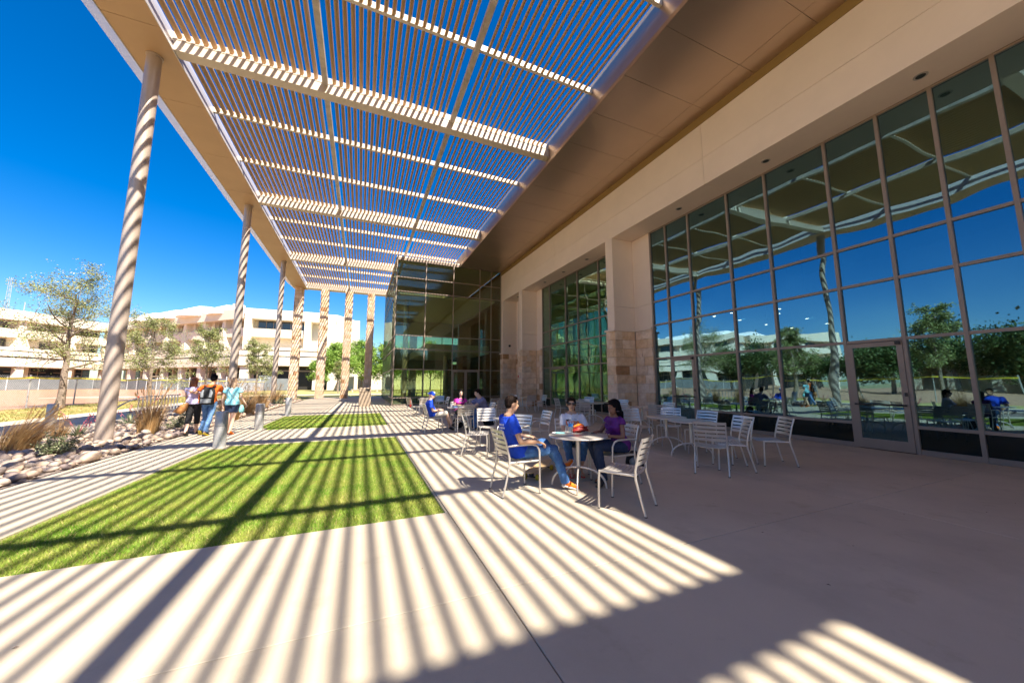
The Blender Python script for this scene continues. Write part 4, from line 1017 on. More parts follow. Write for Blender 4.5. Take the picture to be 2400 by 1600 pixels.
def remesh(mb, name, m, parent, vox, it=4, label=None):
    me = bpy.data.meshes.new(name); me.from_pydata(mb.v, [], mb.f); me.update(); me.materials.append(m)
    o = bpy.data.objects.new(name, me); COL.objects.link(o)
    md = o.modifiers.new('r', 'REMESH'); md.mode = 'VOXEL'; md.voxel_size = vox; md.use_smooth_shade = True
    ms = o.modifiers.new('s', 'SMOOTH'); ms.factor = .5; ms.iterations = it
    bpy.context.view_layer.update()
    me2 = bpy.data.meshes.new_from_object(o.evaluated_get(bpy.context.evaluated_depsgraph_get()))
    bpy.data.objects.remove(o); me2.name = name; me2.materials.clear(); me2.materials.append(m)
    amp = {'shirt': .006, 'trousers': .007, 'shorts': .005, 'hair': .006, 'bag_body': .004}.get(name, 0)
    if amp:
        nl_ = [v.normal.copy() for v in me2.vertices]
        for v, nn_ in zip(me2.vertices, nl_):
            p = v.co; q = Vector((p.x*17, p.y*17, p.z*(11 if name != 'hair' else 5))); w_ = mn.noise_vector(q*.5)*1.1
            if name == 'hair': k_ = mn.noise(Vector((p.x*70, p.y*70, p.z*9)))
            else: k_ = 1 - 2.6*abs(mn.noise(q + w_)) - .4
            v.co = p + nn_*amp*k_
        me2.update()
    me2.polygons.foreach_set('use_smooth', [True]*len(me2.polygons))
    return link(name, me2, parent, label)
def V3(*a): return Vector(a)
def loft(mb, rings, n=18):
    """rings: (centre, side vector, front vector) with their lengths as half sizes; closed by end points"""
    v = []; 
    for c, a, b_ in rings: v += [Vector(c) + Vector(a)*math.cos(2*math.pi*k/n) + Vector(b_)*math.sin(2*math.pi*k/n) for k in range(n)]
    f = [(i*n+k, i*n+(k+1) % n, (i+1)*n+(k+1) % n, (i+1)*n+k) for i in range(len(rings)-1) for k in range(n)] + [tuple(reversed(range(n))), tuple(range((len(rings)-1)*n, len(rings)*n))]
    return mb.add(v, f)
def person(label, J, skin, vox=.009, build=1.0, fem=False, sleeve=.5, top='blue', bottom='denim', blen=1.0, shoe='black', sole=True, barefoot=False, group=None, topgrow=.014, curl=1.0):
    t = thing('person', label, 'person', (J['pel'][0], J['pel'][1], 0), 0, group); t.location = (0,0,0)
    j = {k: Vector(v) for k, v in J.items()}; f = j['f'].normalized(); r = f.cross(V3(0,0,1)).normalized(); b = build
    B = MB(); pel, che, nb, hd = j['pel'], j['che'], j['nb'], j['head']
    hf = j.get('hf', f).normalized(); hu = j.get('hu', V3(0,0,1)); hu = (hu - hf*hu.dot(hf)).normalized(); hr = hf.cross(hu)
    wst = pel.lerp(che, .45) - f*.0
    sw = (j['sR']-j['sL']).length/2; sr = (j['sR']-j['sL']).normalized()
    sp = (nb-pel).normalized(); tf = sp.cross(sr).normalized(); tf = tf if tf.dot(f) > 0 else -tf
    w1, d1 = (.155, .115) if not fem else (.155, .11); 
    T = [(pel - sp*.09, r*.10*b, f*.08*b), (pel - sp*.04, r*w1*b, tf*d1*b), (pel + sp*.05, r*w1*b, tf*d1*b), (wst, sr*(.135 if not fem else .115)*b, tf*(.10 if not fem else .085)*b),
         (pel.lerp(che,.75), sr*(.15 if not fem else .13)*b, tf*(.108 if not fem else .10)*b), (che + tf*(.02 if fem else .008), sr*sw*.88*b, tf*(.118 if not fem else .122)*b), (che.lerp(nb,.55), sr*sw*.92, tf*.095*b), (nb - sp*.005, sr*sw*.55, tf*.065*b), (nb + sp*.03, sr*.06, tf*.055)]
    loft(B, T)
    B.cap(nb - sp*.03, hd - hu*.07 - hf*.015, .062*b if not fem else .049, .056*b if not fem else .046)
    # head: skull, jaw, nose, ears
    B.ell(hd + hu*.02 - hf*.012, [hr*.074, hf*.094, hu*.105], 16, 12); B.ell(hd - hu*.045 + hf*.022, [hr*.055, hf*.062, hu*.07], 14, 10); B.ell(hd - hu*.092 + hf*.05, [hr*.026, hf*.024, hu*.022])
    B.cap(hd + hu*.012 + hf*.083, hd - hu*.026 + hf*.104, .009, .014); B.ell(hd + hu*.032 + hf*.078, [hr*.05, hf*.015, hu*.012])
    B.ell(hd - hu*.055 + hf*.083, [hr*.024, hf*.010, hu*.012])
    for s in (1, -1): B.ell(hd + hr*.075*s - hf*.008 - hu*.008, [hr*.010, hf*.022, hu*.032], 10, 8)
    # arms and hands
    for s, q in ((1,'R'), (-1,'L')):
        S, E_, W_, H_ = j['s'+q], j['e'+q], j['w'+q], j['h'+q]
        B.cap(S, E_, .048*b if not fem else .039*b, .037*b if not fem else .031*b); B.cap(E_, E_.lerp(W_, .35), .037*b if not fem else .031, .038*b if not fem else .031); B.cap(E_.lerp(W_, .35), W_, .037*b if not fem else .030, .025 if not fem else .021)
        d = (H_-W_).normalized(); pn = j.get('p'+q, V3(0,0,-1)); pn = (pn - d*pn.dot(d)).normalized(); side = d.cross(pn).normalized()*s
        k = .92 if fem else 1.0; pc = W_ + d*.045*k
        loft(B, [(W_ - d*.01, side*.024*k, pn*.019*k), (W_ + d*.03*k, side*.034*k, pn*.017*k), (W_ + d*.075*k, side*.040*k, pn*.014*k), (W_ + d*.092*k, side*.036*k, pn*.011*k)], 12)
        for i in range(4):
            o = side*(.030 - .020*i)*k; L = (.040, .045, .042, .033)[i]*k*1.9; p0 = W_ + d*.085*k + o; a1, a2 = .35*curl, .95*curl
            p1 = p0 + (d*math.cos(a1) + pn*math.sin(a1))*L*.45; p2 = p1 + (d*math.cos(a2) + pn*math.sin(a2))*L*.32; p3 = p2 + (d*math.cos(a2+.4) + pn*math.sin(a2+.4))*L*.23
            B.tube([p0 - d*.02, p0, p1, p2, p3], [.0095*k,.0095*k,.009*k,.0082*k,.006*k], 8)
        q0 = W_ + d*.025*k + side*.026*k; q1 = q0 + (d*.7 + side*.6 + pn*.35).normalized()*.035*k; q2 = q1 + (d*.95 + pn*.35 + side*.1).normalized()*.032*k
        B.tube([q0 - side*.01, q0, q1, q2], [.013*k,.013*k,.0105*k,.007*k], 8)
    # legs and feet
    for q in 'RL':
        H0, K, A_, T_ = j['hip'+q], j['k'+q], j['a'+q], j['t'+q]
        B.cap(H0, K, .083*b, .055*b); B.cap(K, K.lerp(A_, .3), .053*b, .055*b); B.cap(K.lerp(A_, .3), A_, .053*b, .036*b)
        fd = (T_-A_); fd.z = fd.z; fdn = fd.normalized(); up = (A_-K).normalized()*-1
        hl = A_ + (-up)*.04 - fdn*.03
        B.cap(hl, T_ + V3(0,0,.0), .036, .024); B.cap(A_, hl.lerp(T_, .45), .036, .034)
    remesh(B, 'body', M[skin], t, vox, 3)
    # eyes and mouth
    for s in (1, -1):
        e = hd + hu*.016 + hf*.0785 + hr*.029*s
        o = MB().ell(e, [hr*.010, hf*.006, hu*.0045], 10, 6).build('eye', M['eyewhite'], t, smooth=180); MB().ell(e + hf*.006, [hr*.0052, hf*.003, hu*.0052], 8, 6).build('iris', M['black'], o, smooth=180)
        MB().ell(e + hu*.017 + hf*.002, [hr*.018, hf*.004, hu*.0028], 10, 4).build('eyebrow', M['hairdark'], t, smooth=180)
    MB().ell(hd - hu*.054 + hf*.0925, [hr*.021, hf*.003, hu*.0055], 10, 6).build('mouth', M['lip'], t, smooth=180)
    # top
    g_ = topgrow; C = MB()
    def grow(c, a, b_, e): a = Vector(a); b_ = Vector(b_); return (c, a*(1+e/a.length), b_*(1+e/b_.length))
    loft(C, [grow(*T[i], g_ + (.01 if i == 2 else 0)) for i in (1,2,3,4,5,6,7)])
    for q in 'RL':
        S, E_, W_ = j['s'+q], j['e'+q], j['w'+q]
        if sleeve > 0:
            e = S.lerp(E_, min(1, sleeve)); rr_ = .048*b if not fem else .039*b
            C.tube([S - (E_-S).normalized()*.02 , S, S.lerp(e,.5), e], [rr_*.9, rr_+g_*1.2, rr_+g_*1.25, rr_+g_*1.35], 14)
            C.ell(S, [V3(1,0,0)*(rr_+g_), V3(0,1,0)*(rr_+g_), V3(0,0,1)*(rr_+g_)])
    shirt = remesh(C, 'shirt', M[top], t, vox, 3)
    # bottoms
    P = MB(); loft(P, [grow(*T[0], .012), grow(*T[1], .013), grow(*T[2], .009)])
    for q in 'RL':
        H0, K, A_ = j['hip'+q], j['k'+q], j['a'+q]
        if blen <= .5:
            e = H0.lerp(K, blen*2); P.tube([H0 - (K-H0).normalized()*.05, H0, H0.lerp(e,.6), e], [.08*b, .098*b, .088*b, .082*b if blen > .4 else .088*b], 14)
        else:
            P.cap(H0, K, .095*b, .068*b); q2 = (blen-.5)*2; e = K.lerp(A_ + (A_-K).normalized()*.03, q2)
            P.tube([K, K.lerp(e,.3), K.lerp(e,.75), e], [.066*b, .066*b, .060*b, .062*b if blen >= 1 else .064*b], 14)
    trousers = remesh(P, 'trousers' if blen > .5 else 'shorts', M[bottom], t, vox, 3)
    # shoes
    if not barefoot:
        for q in 'RL':
            K, A_, T_ = j['k'+q], j['a'+q], j['t'+q]; up = (K-A_).normalized(); fdn = (T_-A_).normalized(); hl = A_ - up*.045 - fdn*.045; tt = T_ + fdn*.028
            fl = (tt-hl).normalized(); un = (up - fl*up.dot(fl)).normalized(); sd = fl.cross(un); L = (tt-hl).length; h0 = hl - un*.022
            Sx = MB(); loft(Sx, [(h0 + fl*L*0 + un*.02, sd*.03, un*.02), (h0 + fl*L*.08 + un*.035, sd*.042, un*.04), (h0 + fl*L*.35 + un*.03, sd*.042, un*.045), (h0 + fl*L*.65 + un*.015, sd*.05, un*.034), (h0 + fl*L*.92 + un*.006, sd*.046, un*.024), (h0 + fl*L*1.02 + un*.004, sd*.022, un*.014)], 14)
            sh = remesh(Sx, 'shoe', M[shoe], t, .008, 2)
            So = MB(); loft(So, [(h0 + fl*(-.012) - un*.012, sd*.02, un*.013), (h0 + fl*L*.05 - un*.014, sd*.043, un*.014), (h0 + fl*L*.4 - un*.014, sd*.044, un*.014), (h0 + fl*L*.7 - un*.014, sd*.054, un*.014), (h0 + fl*L*.95 - un*.013, sd*.048, un*.014), (h0 + fl*L*1.06 - un*.011, sd*.02, un*.012)], 14)
            if sole: So.build('sole', M['sole'] if sole is True else M[sole], sh, smooth=50)
    t['hd'] = 0; del t['hd']
    return t, dict(hd=hd, hf=hf, hu=hu, hr=hr, shirt=shirt, r=r, f=f, sr=sr, tf=tf, che=che, nb=nb)
def hair(t, K, m, parts, vox=.010, name='hair'):
    """parts in head axes: ('e', right, forward, up, sx, sy, sz) or ('c', p, q, r1, r2)"""
    B = MB(); P = lambda a: K['hd'] + K['hr']*a[0] + K['hf']*a[1] + K['hu']*a[2]
    for q in parts:
        if q[0] == 'e': B.ell(P(q[1:4]), [K['hr']*q[4], K['hf']*q[5], K['hu']*q[6]], 16, 12)
        else: B.cap(P(q[1]), P(q[2]), q[3], q[4])
    return remesh(B, name, m, t, vox, 2)
def print_on(shirt, me, m, c, right, up, nrm, name='print', off=.004):
    """lay flat lettering on a shirt by projecting it onto the cloth"""
    bv = BVHTree.FromPolygons([v.co for v in shirt.data.vertices], [tuple(p.vertices) for p in shirt.data.polygons]); bm = bmesh.new(); bm.from_mesh(me)
    bmesh.ops.subdivide_edges(bm, edges=[e for e in bm.edges if e.calc_length() > .02], cuts=2)
    for v in bm.verts:
        p = c + right*v.co.x + up*v.co.y + nrm*.25; h = bv.ray_cast(p, -nrm, .6); v.co = (h[0] if h[0] else p - nrm*.25) + nrm*(off + v.co.z*.3)
    me2 = bpy.data.meshes.new(name); bm.to_mesh(me2); bm.free(); me2.materials.append(m); return link(name, me2, shirt)
SHORT = [('e',0,-.022,.042,.083,.096,.098), ('e',0,-.055,.0,.074,.062,.085), ('e',.066,-.02,.02,.016,.05,.05), ('e',-.066,-.02,.02,.016,.05,.05), ('e',0,.05,.092,.062,.045,.036)]
# --- man in royal blue
tA, KA = person('man in royal blue t-shirt and jeans leaning back in an armchair at the sunlit table', dict(f=(1,.04,0), pel=(2.13,4.72,.53), che=(1.955,4.72,.90), nb=(1.965,4.72,1.055), head=(2.02,4.72,1.205), hf=(1,.12,-.06),
    sR=(1.955,4.535,.99), sL=(1.965,4.915,.99), eR=(2.03,4.44,.715), wR=(2.29,4.435,.70), hR=(2.40,4.44,.66), pR=(0.3,0,-1), eL=(2.14,4.99,.73), wL=(2.39,4.93,.70), hL=(2.49,4.91,.69),
    hipR=(2.17,4.625,.535), hipL=(2.17,4.815,.535), kR=(2.63,4.575,.555), aR=(2.755,4.50,.115), tR=(2.93,4.46,.035), kL=(2.64,4.90,.60), aL=(2.955,4.89,.20), tL=(3.09,4.885,.30)), 'skinA', vox=.0085, top='blue', bottom='denim', shoe='orangeshoe', sleeve=.62, topgrow=.018)
hair(tA, KA, M['hairdark'], [('e',0,-.020,.040,.081,.094,.088), ('e',0,-.052,.0,.070,.058,.07), ('e',0,.045,.085,.058,.040,.026)])
link('back_print', None, None) if False else None
m_ = MB()
for row, (wd, z) in enumerate([(.09, .035), (.115, -.005), (.07, -.04)]):
    x = -wd
    q = random.Random(row)
    while x < wd:
        w_ = q.uniform(.008, .016); m_.add([(x,z-.012,0),(x+w_,z-.012,0),(x+w_*1.1,z+.012,0),(x+.003,z+.014,0)], [(0,1,2,3)]); x += w_ + .005
print_on(KA['shirt'], m_.mesh('p', None), M['whitetee'], KA['che'] + V3(-.02,0,.0), V3(0,-1,0), V3(-.1,0,1).normalized(), V3(-1,0,-.12).normalized(), 'back_lettering')
# --- woman in white with sunglasses
fW = V3(-.42,-.9,0).normalized(); rW = fW.cross(V3(0,0,1))
tW, KW = person('woman in white printed t-shirt and sunglasses sitting behind the sunlit table', dict(f=fW, pel=(3.47,5.42,.53), che=(3.43,5.35,.845), nb=(3.425,5.34,.99), head=(3.405,5.31,1.14), hf=(-.5,-.87,-.03),
    sR=(3.28,5.40,.925), sL=(3.57,5.25,.925), eR=(3.19,5.24,.68), wR=(3.28,5.05,.585), hR=(3.35,4.98,.57), eL=(3.60,5.08,.67), wL=(3.47,4.95,.59), hL=(3.40,4.93,.57),
    hipR=(3.375,5.40,.535), hipL=(3.545,5.33,.535), kR=(3.10,4.98,.54), kL=(3.40,4.93,.52), aR=(3.265,5.12,.085), tR=(3.17,4.96,.03), aL=(3.42,5.10,.085), tL=(3.36,4.93,.03)), 'skinA', vox=.0085, fem=True, top='whitetee', bottom='denim', blen=.78, sleeve=.62, barefoot=True, topgrow=.012)
hair(tW, KW, M['hairdark'], [('e',0,-.022,.038,.080,.094,.090), ('e',0,-.055,.005,.070,.055,.07), ('e',0,.052,.088,.060,.038,.030), ('e',.06,.0,.03,.018,.06,.07), ('e',-.06,.0,.03,.018,.06,.07), ('e',-.01,-.10,-.01,.035,.035,.04), ('c',(-.03,-.105,-.02),(-.06,-.10,-.16),.034,.018)])
sg = MB()
for s in (1,-1): sg.ell(KW['hd'] + KW['hr']*.036*s + KW['hf']*.096 + KW['hu']*.014, [KW['hr']*.031, KW['hf']*.007, KW['hu']*.023], 14, 8).tube([KW['hd'] + KW['hr']*.066*s + KW['hf']*.092 + KW['hu']*.02, KW['hd'] + KW['hr']*.080*s - KW['hf']*.01 + KW['hu']*.012], .005, 6)
sg.tube([KW['hd'] - KW['hr']*.02 + KW['hf']*.1 + KW['hu']*.02, KW['hd'] + KW['hr']*.02 + KW['hf']*.1 + KW['hu']*.02], .004, 6)
sg.build('sunglasses', M['shades'], tW, smooth=60)
tc = KW['che'] + V3(0,0,-.005); upW = V3(0,0,1); rt = -rW
print_on(KW['shirt'], text_mesh('UTPB', .098, M['orangeshoe'], .001, .004), M['orangeshoe'], tc + V3(0,0,-.02), -KW['r']*-1*-1, upW, fW, 'orange_lettering')
print_on(KW['shirt'], text_mesh('FALCONS', .032, M['greybag'], .001), M['greybag'], tc + V3(0,0,.045) - KW['r']*.03*0, -KW['r'], upW, fW, 'grey_lettering')
fal = MB().add([(-.115,.045,0),(-.03,.05,0),(-.045,.03,0),(-.07,.03,0),(-.062,-.01,0),(-.082,.012,0),(-.10,.02,0)], [(0,6,5,4,3,2,1)])
print_on(KW['shirt'], fal.mesh('p', None), M['black'], tc, -KW['r'], upW, fW, 'falcon_emblem', .006)
MB().lathe([(.06,0),(.062,.002),(.06,.004)], n=24).build('necklace', M['chain'], tW).location = KW['nb'] + fW*.035 + V3(0,0,.0)
for s, a, tt in ((1,(3.265,5.12,.085),(3.17,4.96,.03)), (-1,(3.42,5.10,.085),(3.36,4.93,.03))):
    a, tt = Vector(a), Vector(tt); d = tt-a; d.z = 0; dn = d.normalized(); c = a - dn*.02; c.z = .006; sd = V3(-dn.y, dn.x, 0)
    fl_ = MB(); v = [c + dn*(-.03) + sd*.0, c + sd*.035, c + dn*.1 + sd*.04, c + dn*.2 + sd*.035, c + dn*.235, c + dn*.2 - sd*.035, c + dn*.1 - sd*.035, c - sd*.035]
    fl_.add(v + [p + V3(0,0,-.014) for p in v], [tuple(range(8)), tuple(range(15,7,-1))] + [(i, 8+i, 8+(i+1) % 8, (i+1) % 8) for i in range(8)]); fl_.tube([c + dn*.08 + sd*.045 + V3(0,0,.02), c + dn*.16 + V3(0,0,.055), c + dn*.08 - sd*.045 + V3(0,0,.02)], .008, 6)
    fl_.build('flip_flop', M['red'], tW)
# --- woman in purple
tP, KP = person('woman in purple ruffled blouse and dark jeans sitting in profile at the sunlit table', dict(f=(-1,0,0), pel=(3.80,4.53,.53), che=(3.70,4.53,.85), nb=(3.70,4.53,.99), head=(3.675,4.52,1.125), hf=(-1,-.05,-.05),
    sL=(3.70,4.375,.925), sR=(3.70,4.695,.925), eL=(3.67,4.32,.695), wL=(3.46,4.39,.745-.03), hL=(3.37,4.44,.70), eR=(3.60,4.77,.72), wR=(3.42,4.62,.755), hR=(3.34,4.56,.765),
    hipL=(3.77,4.44,.53), hipR=(3.77,4.61,.53), kL=(3.28,4.43,.575), kR=(3.32,4.63,.56), aL=(3.36,4.42,.115), tL=(3.24,4.39,.035), aR=(3.50,4.62,.11), tR=(3.37,4.60,.03)), 'skinB', vox=.0085, fem=True, top='purple', bottom='denimdark', shoe='black', sole=False, sleeve=.22, topgrow=.016)
hair(tP, KP, M['hairblack'], [('e',0,-.018,.045,.088,.100,.092), ('e',0,-.065,-.02,.082,.065,.10), ('e',.07,-.03,-.03,.025,.055,.11), ('e',-.07,-.03,-.03,.025,.055,.11), ('c',(.05,-.08,-.08),(.055,-.10,-.17),.05,.035), ('c',(-.05,-.08,-.08),(-.06,-.10,-.18),.05,.03), ('c',(0,-.10,-.08),(0,-.125,-.19),.055,.035), ('e',0,.055,.095,.06,.03,.022)])
MB().lathe([(.026,0),(.029,.003),(.026,.006),(.023,.003),(.026,0)], n=20).build('hoop_earring', M['chain'], tP).location = KP['hd'] + KP['hr']*-.088 - V3(0,0,.055)
rf = MB(); q = random.Random(3)
for i in range(16):
    y = 4.53 + q.uniform(-.05,.05); z = .93 - i*.013; c = V3(3.585 - q.uniform(0,.015), y, z); rf.tube([c + V3(0,-.045,0), c + V3(-.018,-.015,-.012), c + V3(0,.015,.006), c + V3(-.016,.045,-.01)], [.004,.012,.010,.004], 6, flat=.5)
rf.build('ruffle', M['purple'], tP, smooth=60)
# --- distant table
tC, KC = person('man in royal blue t-shirt, white shorts and backwards cap at the distant table', dict(f=(1,0,0), pel=(2.16,11.3,.53), che=(2.00,11.31,.86), nb=(2.03,11.31,.985), head=(2.085,11.3,1.12), hf=(.93,-.1,-.36), hu=(.3,0,1),
    sR=(2.0,11.13,.93), sL=(2.03,11.50,.93), eR=(2.09,11.07,.66), wR=(2.31,11.14,.665), hR=(2.40,11.20,.67), eL=(2.2,11.52,.68), wL=(2.37,11.36,.68), hL=(2.44,11.29,.68),
    hipR=(2.2,11.21,.53), hipL=(2.2,11.39,.53), kR=(2.56,11.22,.56), aR=(2.72,11.20,.22), tR=(2.84,11.19,.16), kL=(2.60,11.42,.55), aL=(2.70,11.44,.11), tL=(2.86,11.44,.03)), 'skinC', vox=.012, top='blue', bottom='khaki', blen=.5, shoe='black', sole=False, sleeve=.7, topgrow=.02)
hair(tC, KC, M['blue'], [('e',0,-.012,.050,.088,.104,.082), ('e',0,-.115,.02,.05,.05,.014)], name='cap')
hair(tC, KC, M['whitetee'], [('e',0,.03,.080,.05,.05,.058)], name='cap_front')
tK, KK = person('woman with long black hair in pink and grey top at the distant table', dict(f=(0,-1,0), pel=(3.2,12.08,.54), che=(3.19,12.0,.86), nb=(3.19,12.0,1.0), head=(3.20,11.96,1.17), hf=(-.1,-1,-.1),
    sR=(3.02,12.0,.94), sL=(3.36,12.0,.94), eR=(2.96,11.88,.74), wR=(3.06,11.68,.78), hR=(3.13,11.62,.78), eL=(3.42,11.86,.74), wL=(3.32,11.68,.78), hL=(3.25,11.62,.78),
    hipR=(3.11,12.04,.53), hipL=(3.29,12.04,.53), kR=(3.08,11.62,.55), kL=(3.3,11.62,.55), aR=(2.98,11.55,.1), tR=(2.96,11.42,.03), aL=(3.3,11.6,.1), tL=(3.3,11.45,.03)), 'skinC', vox=.012, fem=True, top='pink', bottom='blackcloth', blen=.45, shoe='black', sole=False, sleeve=.45)
hair(tK, KK, M['hairblack'], [('e',0,-.02,.04,.086,.098,.092), ('e',0,-.06,-.03,.085,.05,.12), ('c',(.07,0,-.02),(.075,.04,-.26),.03,.022), ('c',(-.07,0,-.02),(-.08,.05,-.27),.03,.022), ('c',(0,-.09,-.05),(0,-.1,-.25),.06,.05)])
loft(MB(), [(KK['che'] + V3(0,-.11,.02), V3(.08,0,0), V3(0,0,.06)), (KK['che'] + V3(0,-.125,.0), V3(.07,0,0), V3(0,0,.05))]).build('grey_vest_front', M['greybag'], tK)
tG, KG = person('stocky man in grey violet t-shirt and jeans leaning on the distant table', dict(f=(-1,0,0), pel=(3.90,11.35,.56), che=(3.74,11.34,.89), nb=(3.68,11.33,1.02), head=(3.585,11.3,1.185), hf=(-1,-.12,-.12),
    sL=(3.72,11.12,.96), sR=(3.68,11.54,.96), eL=(3.47,11.08,.79), wL=(3.26,11.2,.795), hL=(3.17,11.26,.79), eR=(3.42,11.60,.79), wR=(3.24,11.48,.79), hR=(3.16,11.42,.785),
    hipL=(3.86,11.24,.56), hipR=(3.86,11.45,.56), kL=(3.45,11.18,.58), kR=(3.45,11.50,.58), aL=(3.53,11.18,.11), tL=(3.38,11.16,.03), aR=(3.55,11.50,.11), tR=(3.4,11.5,.03)), 'skinC', vox=.012, build=1.22, top='greytee', bottom='denim', shoe='black', sole=False, sleeve=.7, topgrow=.02)
hair(tG, KG, M['hairdark'], SHORT)
gl_ = MB()
for s in (1,-1): gl_.tube([KG['hd'] + KG['hr']*.07*s + KG['hf']*.09 + KG['hu']*.018, KG['hd'] + KG['hr']*.08*s - KG['hf']*.01 + KG['hu']*.012], .003, 5).lathe([(.02,0),(.022,.001)], KG['hd'] + KG['hr']*.03*s + KG['hf']*.1 + KG['hu']*.016, 12)
gl_.build('glasses', M['black'], tG)
# --- three walkers seen from behind
GW = None
t1, K1 = person('woman with auburn hair, lavender top and black cropped trousers walking away', dict(f=(0,1,0), pel=(-4.52,13.42,.93), che=(-4.55,13.42,1.24), nb=(-4.55,13.42,1.40), head=(-4.55,13.44,1.56), hf=(.15,1,0),
    sR=(-4.39,13.42,1.33), sL=(-4.71,13.42,1.33), eR=(-4.34,13.5,1.08), wR=(-4.36,13.62,.92), hR=(-4.37,13.66,.85), eL=(-4.74,13.52,1.08), wL=(-4.66,13.68,.95), hL=(-4.6,13.72,.9),
    hipR=(-4.42,13.42,.90), hipL=(-4.61,13.42,.90), kR=(-4.44,13.52,.50), aR=(-4.47,13.60,.10), tR=(-4.46,13.74,.04), kL=(-4.58,13.38,.48), aL=(-4.55,13.14,.13), tL=(-4.55,13.23,.03)), 'skinC', vox=.013, fem=True, build=1.08, top='lavender', bottom='blackcloth', blen=.72, shoe='black', sole=False, sleeve=.35)
hair(t1, K1, M['hairauburn'], [('e',0,-.02,.04,.088,.098,.09), ('e',0,-.06,-.04,.095,.06,.12), ('c',(.05,-.06,-.08),(.06,-.07,-.14),.05,.04), ('c',(-.05,-.06,-.08),(-.06,-.07,-.14),.05,.04)])
t2, K2 = person('man in orange t-shirt and jeans with a backpack walking away in the middle', dict(f=(0,1,0), pel=(-4.09,13.22,.95), che=(-4.08,13.22,1.30), nb=(-4.06,13.22,1.47), head=(-4.04,13.26,1.64), hf=(.12,1,-.1),
    sR=(-3.88,13.22,1.40), sL=(-4.27,13.22,1.40), eR=(-3.83,13.40,1.20), wR=(-3.95,13.58,1.16), hR=(-4.0,13.64,1.17), eL=(-4.44,13.22,1.22), wL=(-4.66,13.36,1.30), hL=(-4.72,13.40,1.32),
    hipR=(-3.99,13.22,.93), hipL=(-4.18,13.22,.93), kR=(-4.02,13.12,.50), aR=(-4.04,12.97,.13), tR=(-4.02,13.10,.04), kL=(-4.18,13.32,.50), aL=(-4.24,13.26,.16), tL=(-4.25,13.34,.05)), 'skinA', vox=.013, top='orangetee', bottom='denimlight', shoe='black', sole='tape', sleeve=.6)
hair(t2, K2, M['hairblack'], SHORT)
t3, K3 = person('woman with ash blonde hair, aqua top and dark denim shorts walking away on the right', dict(f=(0,1,0), pel=(-3.51,13.12,.90), che=(-3.52,13.12,1.22), nb=(-3.52,13.12,1.39), head=(-3.51,13.14,1.55), hf=(.1,1,0),
    sR=(-3.35,13.12,1.32), sL=(-3.68,13.12,1.32), eR=(-3.29,13.08,1.08), wR=(-3.20,13.16,.90), hR=(-3.17,13.20,.83), eL=(-3.75,13.10,1.06), wL=(-3.75,13.15,.82), hL=(-3.74,13.17,.74),
    hipR=(-3.42,13.12,.87), hipL=(-3.60,13.12,.87), kR=(-3.46,13.10,.48), aR=(-3.48,13.0,.10), tR=(-3.44,13.13,.03), kL=(-3.58,13.16,.48), aL=(-3.61,13.30,.10), tL=(-3.61,13.43,.03)), 'skinC', vox=.013, fem=True, top='teal', bottom='denimdark', blen=.30, shoe='orangeshoe', sole=False, sleeve=.4, topgrow=.025)
hair(t3, K3, M['hairash'], [('e',0,-.02,.04,.086,.098,.09), ('e',0,-.06,-.04,.08,.055,.12), ('c',(.03,-.07,-.08),(.03,-.09,-.22),.055,.04), ('c',(-.03,-.07,-.08),(-.03,-.09,-.22),.055,.04)])

# ------------------------------------------------------------------ things carried and left about
bp = thing('backpack', 'black and grey backpack with orange trim on the walking man in orange', 'backpack', (-4.08, 13.02, 1.15))
B_ = MB(); loft(B_, [((0,0,-.26), (.15,0,0), (0,.07,0)), ((0,-.02,-.2), (.19,0,0), (0,.12,0)), ((0,-.02,.0), (.19,0,0), (0,.125,0)), ((0,0,.16), (.16,0,0), (0,.10,0)), ((0,.02,.25), (.09,0,0), (0,.06,0))], 16)
remesh(B_, 'pack_body', M['blackcloth'], bp, .013, 2)
MB().obox((0,-.135,-.15), (1,0,0), (0,1,.1), (0,0,1), .12, .02, .055).build('front_pocket', M['greybag'], bp)
for s in (1,-1):
    MB().tube([(s*.09,-.13,-.05),(s*.11,-.125,.08),(s*.08,-.105,.17)], [.035,.04,.02], 8, flat=.45, up=(1,0,0)).build('grey_panel', M['greybag'], bp, smooth=60)
    MB().tube([(s*.09,.0,.23),(s*.13,.09,.27),(s*.14,.19,.22),(s*.14,.24,.08)], .022, 8, flat=.5).build('shoulder_strap', M['blackcloth'], bp, smooth=60)
    MB().tube([(s*.185,-.05,-.2),(s*.19,-.06,.05)], .01, 6).build('orange_trim', M['orangeshoe'], bp)
hb = thing('shoulder_bag', 'tan leather bag hanging at the hip of the woman in lavender', 'bag', (-4.76, 13.3, .78))
B_ = MB(); loft(B_, [((-.06,0,-.14), (.08,0,-.03), (0,.04,0)), ((-.03,0,-.08), (.16,0,.02), (0,.07,0)), ((.03,0,.06), (.14,0,.05), (0,.06,0)), ((.06,0,.13), (.10,0,.04), (0,.03,0))], 14)
remesh(B_, 'bag_body', M['brownbag'], hb, .012, 2); MB().tube([(.04,0,.12),(.18,-.16,.38),(.33,-.1,.60)], .012, 6, flat=.5).build('strap', M['brownbag'], hb)
ab_ = thing('cross_body_bag', 'small aqua bag hanging at the hip of the woman in the aqua top', 'bag', (-3.27, 13.12, .76))
B_ = MB(); loft(B_, [((.0,0,-.12), (.06,0,0), (0,.03,0)), ((0,0,-.04), (.075,0,0), (0,.04,0)), ((-.01,0,.09), (.04,0,0), (0,.02,0))], 12); remesh(B_, 'bag_body', M['aqua'], ab_, .01, 2)
MB().tube([(-.01,0,.09),(-.09,-.165,.30),(-.26,-.16,.48),(-.36,-.1,.60)], .006, 6).build('strap', M['khaki'], ab_)
